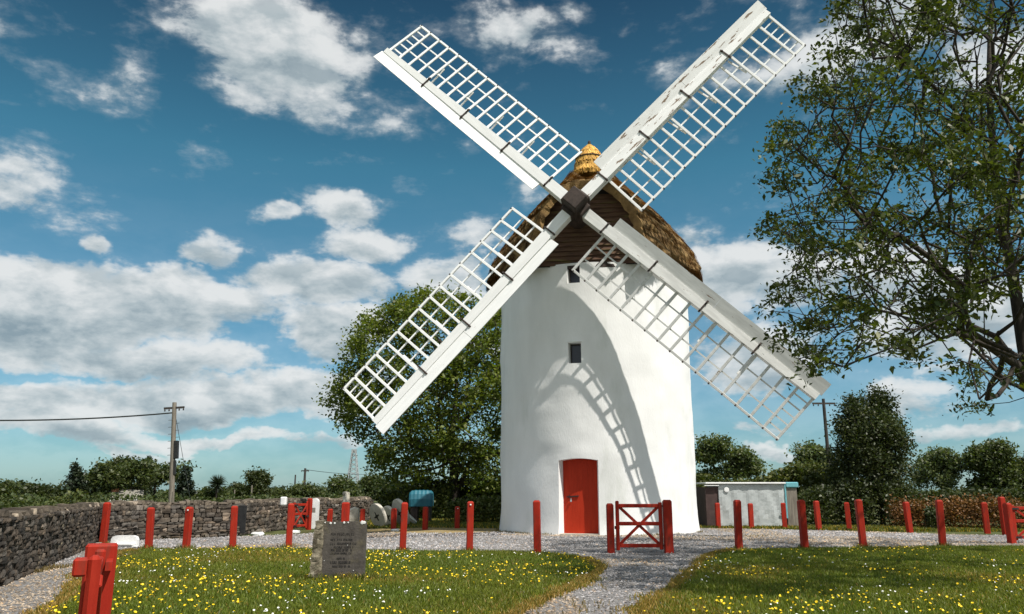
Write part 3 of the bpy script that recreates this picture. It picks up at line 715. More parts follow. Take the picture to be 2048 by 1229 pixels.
mb = MB()
for k in range(9):
    z = zt_m * (k + .5) / 9; off = .05 * (1 - z / zt_m)
    mb.stone((-hw - .045 - off * .5, .07, z), (.11 + off + random.uniform(0, .02), .20, zt_m / 9 * 1.35), 0, .12, sq=.85)
mb.build('rough_edge', M_slabside, ms_)
rr = random.Random(3)
def line(zc, hgt, x0, x1, bold=1.0):
    x = x0; mb = MB()
    while x < x1:
        nl = rr.randint(2, 8)
        for _ in range(nl):
            w = hgt * rr.choice((.5, .6, .65)); s_ = .007 * bold
            k = rr.randint(0, 5)
            def bx(a, b, c, d): mb.box((a, -.0035, c), (b, -.0005, d))
            bx(x, x + s_, zc, zc + hgt)
            if k in (0, 1, 4): bx(x + s_, x + w * .8, zc + hgt - s_, zc + hgt)
            if k in (1, 2, 5): bx(x + s_, x + w * .8, zc, zc + s_)
            if k in (0, 3, 4): bx(x + s_, x + w * .7, zc + hgt / 2 - s_ / 2, zc + hgt / 2 + s_ / 2)
            if k in (3, 4, 2): bx(x + w * .8, x + w * .8 + s_, zc, zc + hgt)
            x += w + hgt * .22
            if x > x1: break
        x += hgt * .6
    mb.build('inscription_line', M_ink, ms_)
zp = lambda py: Dp(690, py, D0)[2]
for (py, x0, x1, hgt, bo) in ((1071, .20, .75, .030, .6), (1082, .20, .72, .028, .8), (1090, .2, .78, .030, .8), (1097, .28, .72, .026, .7), (1103, .22, .68, .032, 1.0), (1109, .22, .70, .024, .7), (1119, .36, .58, .022, .8), (1128, .22, .68, .036, 1.4), (1135, .26, .66, .024, 1.1)):
    line(zp(py), hgt, -hw + wid * x0, -hw + wid * x1, bo)
mb = MB()
for (px, py, s_) in ((661, 1047, .03), (669, 1047, .026), (688, 1042, .03), (696, 1041, .02), (724, 1042, .05), (728, 1043, .04), (650, 1044, .02), (706, 1142, .012), (648, 1122, .010), (694, 1091, .009)):
    p = Dp(px, py, D0); s_ *= .55; mb = MB(); mb.lathe([(s_, 0), (s_ * .9, .004), (s_ * .3, .006)], 9, M=Matrix.Translation((p[0] - ms_.location.x, -.001, min(p[2], zt_m - .012))) @ Matrix.Rotation(rad(90), 4, 'X')); mb.build('lichen_patch', M_lich, ms_)

# ------------------------------------------------------------------ rubble walls
def rubble_wall(name, pts, h, label, thick=.42, seed=1, tone=1.0, sz=1.0):
    r = np.random.default_rng(seed); t = thing(name, label, 'wall', (pts[0][0], pts[0][1], 0))
    core = MB(); st = MB(); cop = MB()
    for (p, q) in zip(pts[:-1], pts[1:]):
        p, q = np.array(p), np.array(q); d = q - p; L = float(np.hypot(*d)); d = d / L; nrm = np.array([d[1], -d[0]]); ang = math.atan2(d[1], d[0])
        o = np.array(pts[0]); M_ = Matrix.Translation((p[0] - o[0], p[1] - o[1], 0)) @ Matrix.Rotation(ang, 4, 'Z')
        core.box((-.1, -thick / 2 + .07, -.1), (L + .1, thick / 2 - .05, h - .06), M_)
        z = 0.0
        while z < h - .06:
            ch = r.uniform(.05, .125) * sz; ch = min(ch, h - z); x = r.uniform(-.1, 0)
            while x < L:
                w = (r.uniform(.08, .26) if r.random() < .8 else r.uniform(.28, .44)) * sz
                for side in (-1, 1):
                    c = p - o + d * (x + w / 2) + nrm * (thick / 2 - .05) * (1 if side < 0 else -1) + nrm * r.uniform(-.02, .025)
                    b = r.uniform(.3, 1.1) * tone; warm = r.uniform(-.05, .12)
                    if r.random() < .05: b = r.uniform(1.3, 2.2) * tone
                    st.stone((c[0], c[1], z + ch / 2 + r.uniform(-.008, .008)), (w * 1.0, .17, ch * 1.02), ang + r.uniform(-.06, .06), .13, (b * (1 + warm), b, b * (1 - warm)), sq=.62)
                x += w + r.uniform(0, .015)
            z += ch
        x = 0
        while x < L:                                    # coping: rough stones on edge
            w = r.uniform(.07, .22); hh = r.uniform(.08, .17); c = p - o + d * (x + w / 2); b = r.uniform(.6, 1.25) * tone
            if r.random() < .08: b = 1.9
            cop.stone((c[0], c[1], h - .03 + hh / 2 - .03), (w, thick * r.uniform(.8, 1.0), hh), ang + r.uniform(-.1, .1), .15, (b * 1.04, b, b * .92), sq=.6)
            x += w * .98
    core.build('core', M_mortar, t); st.build('stonework', M_stonew, t, cols=True); cop.build('coping', M_stonew, t, cols=True); return t
w0, w1 = G(0, 1172)[:2], G(196, 1088)[:2]; wd_ = (w1 - w0) / np.linalg.norm(w1 - w0)
shift = np.array([-.21, 0])
rubble_wall('stone_wall', [tuple(w0 - wd_ * 4.5 + shift), tuple(w0 + shift), tuple(w1 + shift)], .86, 'rough dark rubble wall running along the left edge toward the camera', seed=3, tone=.52, sz=.85)
wb_ = [tuple(w1 + np.array([-.1, .3])), tuple(np.array(g2(300, 1078)) + [0, .2]), tuple(np.array(g2(450, 1073)) + [0, .2]), tuple(np.array(g2(520, 1064)) + [0, .2]), tuple(np.array(g2(600, 1054))), tuple(np.array(g2(680, 1048))), tuple(np.array(g2(732, 1042)))]
rubble_wall('stone_wall', wb_, .88, 'far rubble wall across the back left with a top of upright stones', seed=5, tone=.78)

# ------------------------------------------------------------------ small things in the yard
def rbox(name, lo, hi, m, parent=None, loc=None, bev=.03): mb = MB(); mb.box(lo, hi, bev=bev); return mb.build(name, m, parent, loc)
g = G(244, 1094); t = thing('stone_seat', 'small white moulded stone seat at the foot of the wall', 'seat', (g[0], g[1], 0), rad(-4))
mb = MB(); V = []
for (x, z) in ((-.30, .0), (-.30, .16), (-.27, .21), (-.2, .235), (.2, .235), (.27, .21), (.30, .15), (.30, 0)): V += [(x, .05, z), (x, .16, z)]
mb.add(V, [(i * 2, i * 2 + 2, i * 2 + 3, i * 2 + 1) for i in range(7)] + [tuple(range(0, 16, 2)), tuple(range(15, 0, -2))]); mb.build('back', M_paint, t)
mb = MB(); mb.box((-.24, -.14, .03), (.30, .049, .085), bev=.02); mb.build('seat', M_paint, t)
mb = MB(); mb.box((-.2, -.10, -.01), (.34, .045, .028), bev=.01); mb.build('foot', M_paint, t)
g = G(190, 1094); mb = MB()
for k in range(16): mb.stone((rng.uniform(-.5, .5), rng.uniform(-.35, .35), rng.uniform(.01, .06)), (rng.uniform(.08, .2), rng.uniform(.06, .14), rng.uniform(.04, .09)), rng.uniform(0, 3), .2)
tag(mb.build('rubble', M_slate, None, (g[0], g[1], 0)), 'heap of loose grey rubble at the wall corner', 'rubble', kind='stuff')
for (px, py, s_, lab) in ((515, 1071, .20, 'white painted stone lying at the foot of the far wall'), (592, 1066, .16, 'white painted stone lying below the distant red gate'), (790, 1063, .15, 'flat white stone on the grass by a short red post'), (134, 1112, .09, 'tiny white peg standing at the foot of the left wall')):
    g = G(px, py); mb = MB(); mb.stone((0, 0, s_ * .2), (s_ * 1.5, s_, s_ * (.5 if s_ > .1 else 1.6)), rng.uniform(0, 1), .2); tag(mb.build('white_stone', M_paint, None, (g[0], g[1], 0)), lab, 'stone', 'white stones about the yard')
# black plank on the wall
g = G(487, 1071); z1 = Dp(487, 1011, g[1] - .15)[2]; mb = MB(); mb.box((-.14, -.03, .06), (.14, .03, z1), bev=.008); tag(mb.build('plank', M_black, None, (g[0], g[1] - .32, 0)), 'black plank standing upright against the far wall', 'plank')
g = G(194, 1089); mb = MB(); mb.box((-.05, -.03, .0), (.05, .03, .5), bev=.008); o = mb.build('plank', M_black, None, (g[0] - .14, g[1] - .10, 0)); tag(o, 'short black board leaning by the corner post', 'plank')
# white pier and cap block
D = 27.5; x = gx(628, D); z1 = Dp(628, 997, D)[2]; t = thing('gate_pier', 'white painted round-topped pier behind the distant red gate', 'pier', (x, D, 0))
mb = MB(); w = .125; V = []
out_ = [(-w, 0), (w, 0), (w, z1 - .12)] + [(w * math.cos(a), z1 - .12 + .12 * math.sin(a)) for a in np.linspace(.2, math.pi - .2, 8)] + [(-w, z1 - .12)]
for y_ in (-.12, .12): V += [(q[0], y_, q[1]) for q in out_]
m_ = len(out_); mb.add(V, [tuple(range(m_)), tuple(range(2 * m_ - 1, m_ - 1, -1))] + [(i, m_ + i, m_ + (i + 1) % m_, (i + 1) % m_) for i in range(m_)]); mb.build('shaft', M_paint, t)
mb = MB(); mb.box((-.05, -.126, z1 - .45), (.05, -.121, z1 - .3)); mb.build('plate', M_slate, t)
D = 24.6; p = Dp(567, 1010, D); tag(rbox('white_block', (-.085, -.1, 0), (.085, .1, .25), M_paint, None, (p[0], D, p[2] - .02), .03), 'white block sitting on top of the far wall', 'block')
# weathered stone head behind a red post
D = 25.5; x = gx(690, D); z1 = Dp(690, 984, D)[2]; t = thing('stone_pillar', 'weathered grey stone pillar rising behind a stout red post', 'pillar', (x, D, 0))
mb = MB()
for k, (zc, s_) in enumerate(((.2, .22), (.5, .2), (.8, .19), (1.0, .15))): mb.stone((0, 0, zc), (s_, .2, .34), .2 * k, .1, sq=.8)
mb.build('pillar_shaft', M_mill, t); mb = MB(); mb.stone((-.01, 0, z1 - .06), (.20, .2, .12), .3, .15, sq=.7); mb.build('cap_stone', M_slate, t)
g = np.array([gx(690, 22.0), 22.0]); o = link('fence_post', post_mesh(Dp(690, 1005, 22.0)[2], .19), M_red, None, (g[0], g[1], 0)); tag(o, 'stout red post behind the memorial stone', 'post', 'red posts round the lawns')
D = 27.6; x = gx(708, D); mb = MB(); mb.stone((0, 0, .32), (.33, .25, .72), .1, .12, sq=.35); tag(mb.build('boulder', M_mill, None, (x, D, 0)), 'pale pointed boulder behind the memorial stone', 'boulder')
# millstones leaning
def millstone(px0, pyt, px1, pyb, D, rad_, label, yaw):
    t = thing('millstone', label, 'millstone', tuple(G((px0 + px1) / 2, pyb)[:2]) + (0,), 0, 'old millstones leaning in a row'); 
    lean = rad(58)
    M_ = Matrix.Translation((0, 0, rad_ * .86)) @ Matrix.Rotation(rad(-32), 4, 'Y') @ Matrix.Rotation(yaw, 4, 'Z') @ Matrix.Rotation(rad(84), 4, 'X')
    mb = MB(); mb.lathe([(rad_ * .98, -.06), (rad_, -.03), (rad_, .05), (rad_ * .97, .06), (.0 + .001, .062)], 36, M=M_); mb.build('disc', M_mill, t)
    mb = MB(); mb.box((-.16, -.028, .058), (.16, .028, .067), M_); mb.box((-.028, -.16, .0585), (.028, .16, .0675), M_); mb.lathe([(.07, .059), (.07, .068)], 16, M=M_); mb.build('eye', M_black, t); return t
millstone(737, 1013, 774, 1055, 30, .44, 'largest pale millstone with a dark cross slot leaning by the wall end', rad(-50))
millstone(767, 1018, 789, 1052, 31, .38, 'greyer millstone tucked behind the largest one', rad(-52))
millstone(790, 1004, 812, 1052, 31, .52, 'upright white millstone leaning behind a red post', rad(-58))
D = 30.0; p = G(820, 1050); mb = MB(); mb.lathe([(.3, 0), (.31, .02), (.31, .10), (.29, .12), (.001, .121)], 24, M=Matrix.Rotation(rad(40), 4, 'Y')); tag(mb.build('millstone', M_mill, None, (p[0] - .05, p[1], .2)), 'small low millstone at the right end of the millstones', 'millstone', 'old millstones leaning in a row')
# blue tank on a stand
D = 33.0; xa, xb = gx(820, D, 998), gx(866, D, 998); zt_, zb_ = Dp(843, 981, D)[2], Dp(843, 1013, D)[2]; w = (xb - xa) / 2
t = thing('tank', 'blue ribbed plastic tank on dark blocks under the tree', 'tank', ((xa + xb) / 2, D, 0)); mb = MB(); V = []; rows = 13
hh = zt_ - zb_
prf = [(-.36, 0), (-.38, hh * .45), (-.33, hh * .75), (-.2, hh * .96), (0, hh), (.2, hh * .96), (.33, hh * .75), (.38, hh * .45), (.36, 0)]
for i in range(rows):
    k = i / (rows - 1); x = -w + 2 * w * k; e = 1 - .12 * abs(2 * k - 1) ** 6 + (.03 if i % 2 else 0)
    for (y_, z_) in prf: V.append((x, y_ * e, zb_ + z_ * (e if z_ > 0 else 1)))
m_ = len(prf); mb.add(V, [(i * m_ + j, (i + 1) * m_ + j, (i + 1) * m_ + (j + 1) % m_, i * m_ + (j + 1) % m_) for i in range(rows - 1) for j in range(m_)] + [tuple(range(m_)), tuple(range((rows - 1) * m_, rows * m_))]); mb.build('tank_shell', M_tank, t, smooth=False)
for sx_ in (-1, 1):
    mb = MB(); mb.box((sx_ * w * .55 - .14, -.3, 0), (sx_ * w * .55 + .14, .3, zb_ - .003), bev=.01); mb.build('block', M_iron, t)

# ------------------------------------------------------------------ shed
D = 28.4; xl, xm, xr = gx(1415, D), gx(1441, D), gx(1574, D); zt_ = Dp(1500, 968, D)[2]
t = thing('shed', 'low pale grey panelled shed with white roof edge and dark brown door', 'shed', (xl, D, 0)); W_ = xr - xl; wm = xm - xl; dp = 1.7
mb = MB(); mb.box((0, .05, 0), (wm - .01, dp, zt_ - .11)); mb.build('door', M_shedb, t)
mb = MB(); n = 22; m = 10; V = []; Fc = []
for j in range(m + 1):
    for i in range(n + 1):
        x = wm + (W_ - wm) * i / n; z = zt_ * j / m - .0; V.append((x, .02 * math.sin(i * 1.3) * math.sin(j * .7) + random.uniform(-.008, .008), z * .985))
for j in range(m):
    for i in range(n): a = j * (n + 1) + i; Fc.append((a, a + 1, a + n + 2, a + n + 1))
b0_ = len(V); V += [(wm, dp, 0), (W_, dp, 0), (W_, dp, zt_ * .985), (wm, dp, zt_ * .985)]
Fc += [(n, b0_ + 1, b0_ + 2, m * (n + 1) + n), (b0_, 0, m * (n + 1), b0_ + 3), (b0_ + 1, b0_, b0_ + 3, b0_ + 2)]; mb.add(V, Fc); mb.build('wall', M_shed, t)
mb = MB(); mb.box((-.02, -.10, zt_ - .005), (W_ + .03, dp + .1, zt_ + .05), bev=.01); mb.build('roof', M_paint, t)
mb = MB(); mb.box((-.05, -.08, zt_ - .075), (wm + .0, .03, zt_ - .045), bev=.008); mb.build('gutter', M_paint, t)
mb = MB(); mb.box((W_ + .002, -.03, .3), (W_ + .05, .06, zt_ - .01)); mb.box((W_ + .035, -.06, zt_ - .13), (W_ + .48, .5, zt_ + .055), bev=.03); mb.build('corner_trim', M_teal, t)
mb = MB(); mb.box((W_ + .051, .0, 0), (W_ + .42, 1.2, zt_ - .14)); mb.build('lean_to', M_pole, t)
mb = MB(); mb.lathe([(.05, 0), (.09, .01), (.085, .03), (.05, .035)], 18, M=Matrix.Translation((wm + .27, -.02, zt_ - .2)) @ Matrix.Rotation(rad(90), 4, 'X')); mb.build('vent', M_paint, t)
mb = MB(); mb.box((W_ - .2, -.06, .42), (W_ - .05, -.02, .47)); mb.build('handle', M_black, t)

# ------------------------------------------------------------------ poles, cables, pylon, house
def pole(px, pyt, pyb, D, r, m, label, arm=0, name='utility_pole', tilt=0.0):
    x = gx(px, D, pyb); z1 = Dp(px, pyt, D)[2]; z0 = 0.0; t = thing(name, label, 'pole', (x, D, 0)); t.rotation_euler.y = tilt; mb = MB()
    mb.tube([(0, 0, -.2), (0, 0, z1 * .5), (0, 0, z1)], [r, r * .9, r * .75], 10); mb.build('pole_shaft', m, t)
    if arm:
        mb = MB(); mb.box((-arm / 2, -.06, z1 - .32), (arm / 2, .02, z1 - .22)); 
        mb.build('crossarm', M_poled, t)
        for q in (-.46, -.25, .25, .46):
            mb = MB(); mb.lathe([(.03, 0), (.045, .03), (.03, .06), (.02, .10)], 8, (q * arm, -.02, z1 - .42)); mb.build('insulator', M_poled, t)
    return t, x, z1
D = 40.0
t, xp, zp_ = pole(344, 805, 1010, D, .135, M_pole, 'weathered grey utility pole with a crossarm behind the wall', 1.0, tilt=-.062)
q = lambda py: Dp(347, py, D)[2]
mb = MB(); mb.box((.06, -.12, q(918)), (.26, .10, q(882)), bev=.02); mb.box((.05, -.1, q(950)), (.17, .06, q(921)), bev=.02); mb.build('transformer_box', M_black, t)
for i_ in range(7):
    for sx_ in (-1, 1): mb = MB(); mb.tube([(sx_ * .05, 0, q(840 + i_ * 14 + (7 if sx_ > 0 else 0))), (sx_ * .27, 0, q(840 + i_ * 14 + (7 if sx_ > 0 else 0)))], .012, 5); mb.build('step', M_poled, t)
mb = MB(); mb.tube([(.06, 0, q(830)), (gx(380, D) - xp, .3, 0.0)], .012, 5); mb.build('guy_wire', M_wire, t)
a_ = Dp(347, 826, D); b_ = np.array([gx(-420, D, 790), D - 4, Dp(-420, 800, D - 4)[2]]); mb = MB(); pts = []
for k in np.linspace(0, 1, 24): p = a_ * (1 - k) + b_ * k; p[2] -= 4 * .62 * k * (1 - k); pts.append(p)
mb.tube(pts, .035, 6); tag(mb.build('cable', M_wire), 'thick sagging overhead cable running left from the utility pole', 'cable')
mb = MB(); xs_ = gx(341, 38); mb.tube([(0, 0, 0), (0, 0, Dp(341, 984, 38)[2])], .05, 8); tag(mb.build('stake', M_pole, None, (xs_, 38, 0)), 'thin pale stake beside the foot of the utility pole', 'stake')
for (px, pt, D, r, arm, m, lab) in ((607, 937, 95, .16, .9, M_poled, 'distant dark pole with a short crossarm left of the pylon'), (588, 950, 90, .10, 0, M_poled, 'distant thin dark pole without a crossarm'), (502, 971, 80, .08, 0, M_pole, 'distant pale thin pole right of the round tree'), (468, 980, 85, .07, 0, M_pole, 'distant pale stub pole left of the round tree'), (1664, 798, 46, .11, 1.3, M_poled, 'dark utility pole with a crossarm left of the tall bushy tree')):
    pole(px, pt, 1000, D, r, m, lab, arm)
a_ = np.array([gx(607, 95), 95, Dp(607, 940, 95)[2]]); b_ = np.array([gx(790, 150), 150, Dp(790, 944, 150)[2]]); mb = MB(); mb.tube([a_ * (1 - k) + b_ * k - np.array([0, 0, 2 * k * (1 - k)]) for k in np.linspace(0, 1, 12)], .03, 5); tag(mb.build('cable', M_wire), 'faint far cable running right from the distant pole', 'cable')
D = 320; x = gx(702, D); z1 = Dp(702, 907, D)[2]; t = thing('pylon', 'distant grey lattice tower above the trees', 'pylon', (x, D, 0)); mb = MB(); lv = 9
def corner(k, i): w = 2.5 - 1.7 * k / lv; return ((-w, w, w, -w)[i], (-w, -w, w, w)[i], z1 * k / lv)
for k in range(lv):
    for i in range(4):
        mb.bar(corner(k, i), corner(k + 1, i), .28); mb.bar(corner(k, i), corner(k + 1, (i + 1) % 4), .16); mb.bar(corner(k, (i + 1) % 4), corner(k + 1, i), .16)
mb.build('frame', M_galv, t); mb = MB(); mb.box((-.9, -.9, z1), (.9, .9, z1 + 1.5)); mb.build('head', M_galv, t)
D = 75; x = gx(247, D); t = thing('cottage', 'distant cottage roof with a brick chimney among the left trees', 'house', (x, D, 0), rad(20)); zt_ = Dp(240, 986, D)[2]
mb = MB(); mb.box((-1.2, -1.5, 0), (1.2, 1.5, zt_ - .55)); mb.build('wall', M_paint, t)
mb = MB(); mb.add([(-1.4, -1.6, zt_ - .75), (1.4, -1.6, zt_ - .75), (1.4, 1.6, zt_ - .75), (-1.4, 1.6, zt_ - .75), (-1.4, 0, zt_ + .25), (1.4, 0, zt_ + .25)], [(0, 1, 5, 4), (2, 3, 4, 5), (1, 2, 5), (3, 0, 4)]); rf = mb.build('roof', M_slate, t)
mb = MB(); mb.box((-1.25, -.3, zt_ - .2), (-.65, .3, Dp(233, 980, D)[2] + .1)); mb.build('chimney', M_brick, rf)

# ------------------------------------------------------------------ trees
def grow(targets, trunk, bf=.3, step=.5, jit=.10, droop=0.0, r=None, limbs=()):
    r = r or np.random.default_rng(1); U = np.asarray(targets, float); n = len(U)
    best = np.full(n, 1e9); bi = np.zeros(n, int); pos = []; par = []; pl = []
    def add(p, parent):
        k = len(pos); pos.append(p); par.append(parent); pl.append(0.0 if parent < 0 else pl[parent] + float(np.linalg.norm(p - pos[parent])))
        d = np.linalg.norm(U - p, axis=1) + bf * pl[k]; m = d < best; best[m] = d[m]; bi[m] = k; return k
    k = -1
    for p in trunk: k = add(np.array(p, float), k)
    for i0, pts in limbs:
        k = i0
        for p in pts: k = add(np.array(p, float), k)
    done = np.zeros(n, bool)
    for _ in range(n):
        b = np.where(done, 1e9, best); i = int(b.argmin()); done[i] = True; a = pos[bi[i]]; L = float(np.linalg.norm(U[i] - a)); m = max(1, int(L / step)); kk = int(bi[i])
        for s in range(1, m + 1):
            f = s / m; p = a * (1 - f) + U[i] * f + (r.normal(0, jit * min(L, 1.5) * .5, 3) if s < m else 0) + np.array([0, 0, droop * L * f * (1 - f)]); kk = add(p, kk)
    return np.array(pos), np.array(par)
def branch_mesh(name, pos, par, rtip, expo, rmax=None, sides=5, trunk_n=0):
    n = len(pos); cnt = np.zeros(n); ch = np.zeros(n, int)
    for i in range(n):
        if par[i] >= 0: ch[par[i]] += 1
    w = np.where(ch == 0, 1.0, 0.0)
    for i in range(n - 1, 0, -1): w[par[i]] += w[i]
    rr = rtip * w ** expo
    if rmax: rr = np.minimum(rr, rmax)
    e = np.where(par >= 0)[0]; A, B = pos[par[e]], pos[e]; rb = rr[e]; ra = np.minimum(rr[par[e]], rb * 1.35)
    if trunk_n: ra[:trunk_n - 1] = rr[par[e]][:trunk_n - 1]
    d = B - A; d /= np.linalg.norm(d, axis=1, keepdims=True) + 1e-9; ref = np.where(np.abs(d[:, 2:3]) > .9, np.array([[1., 0, 0]]), np.array([[0, 0, 1.]]))
    u = np.cross(d, ref); u /= np.linalg.norm(u, axis=1, keepdims=True) + 1e-9; v = np.cross(d, u); V = np.zeros((len(e), 2, sides, 3))
    for k in range(sides):
        t = 2 * math.pi * k / sides; o = u * math.cos(t) + v * math.sin(t); V[:, 0, k] = A - d * (ra * .25)[:, None] + o * ra[:, None]; V[:, 1, k] = B + o * rb[:, None]
    base = np.arange(len(e))[:, None] * 2 * sides; Fc = []
    for k in range(sides): Fc.append(np.concatenate([base + k, base + (k + 1) % sides, base + sides + (k + 1) % sides, base + sides + k], 1))
    return fast_mesh(name, V.reshape(-1, 3), np.concatenate(Fc), smooth=True), w
def leaf_mesh(name, C, size, r, up=.4, droop=0.0, asp=.5, var=.35, hue=.12):
    n = len(C); d = r.normal(0, 1, (n, 3)); d[:, 2] = d[:, 2] * .7 - droop; d /= np.linalg.norm(d, axis=1, keepdims=True); q = r.normal(0, 1, (n, 3)); q[:, 2] += up * 2
    s = np.cross(d, q); s /= np.linalg.norm(s, axis=1, keepdims=True) + 1e-9; nn = np.cross(s, d); L = size * r.uniform(.6, 1.35, (n, 1)); V = np.zeros((n, 4, 3))
    V[:, 0] = C - d * L * .5; V[:, 1] = C + s * L * asp * .5 - d * L * .05 + nn * L * .06; V[:, 2] = C + d * L * .5 - np.array([0, 0, .1]) * L; V[:, 3] = C - s * L * asp * .5 - d * L * .05 + nn * L * .06
    b = r.uniform(1 - var, 1 + var, (n, 1)); h = r.uniform(-hue, hue, (n, 1)); col = np.concatenate([b * (1 + h * 1.5), b * (1 + h * .4), b * (1 - h)], 1)
    return fast_mesh(name, V.reshape(-1, 3), np.arange(n * 4).reshape(n, 4), np.repeat(col, 4, 0))
def lobes(c, R, nl, n, r, lr=.42, squash=.8, flat=-.55):
    """targets: clumps spread over and inside an ellipsoid"""
    d = r.normal(0, 1, (nl * 3, 3)); d /= np.linalg.norm(d, axis=1, keepdims=True); d = d[d[:, 2] > flat][:nl]; k = r.uniform(.45, .92, (len(d), 1)); LC = np.array(c) + d * k * np.array(R)
    idx = r.integers(0, len(LC), n); q = r.normal(0, 1, (n, 3)); q /= np.linalg.norm(q, axis=1, keepdims=True); q *= r.uniform(.35, 1, (n, 1)) ** .6
    sz = r.uniform(.65, 1.15, len(LC)); return LC[idx] + q * np.array(R) * lr * np.array([1, 1, squash]) * sz[idx][:, None]
def tree(name, label, x, D, h, cw, cz0, leaf_m, seed, nt=260, nleaf=9000, lsize=.2, group=None, cat='tree', trunk_r=.2, clus=.35, nl=14, lean=0.0, rdep=None, cone=0.0):
    r = np.random.default_rng(seed); t = thing(name, label, cat, (x, D, 0), 0, group)
    c = np.array([lean, 0, (h + cz0) / 2]); R = np.array([cw / 2, (rdep or cw / 2), (h - cz0) / 2])
    T = lobes(c, R * .72, nl, nt, r, flat=-1.1); T[:, 2] = np.maximum(T[:, 2], cz0 * .9); T[:, :2] *= 1 + cone * (.5 - (T[:, 2:3] - cz0) / (h - cz0))
    trunk = [(0, 0, -.1), (r.normal(0, .05), 0, h * .15), (lean * .4 + r.normal(0, .1), 0, h * .33), (lean * .8, r.normal(0, .1), h * .55), (lean, 0, h * .72)]
    pos, par = grow(T, trunk, .35, max(h / 12, .3), .1, .15, r)
    bm, w = branch_mesh('trunk', pos, par, trunk_r / nt ** .45, .45, sides=5, trunk_n=5); link('trunk', bm, M_bark, t)
    tips = pos[(w <= 4)]; tips = tips[tips[:, 2] > cz0 * .8]
    C = tips[r.integers(0, len(tips), nleaf)] + r.normal(0, clus, (nleaf, 3)) * np.array([1, 1, .75])
    link('crown', leaf_mesh('crown', C, lsize, r, asp=.62), leaf_m, t); return t

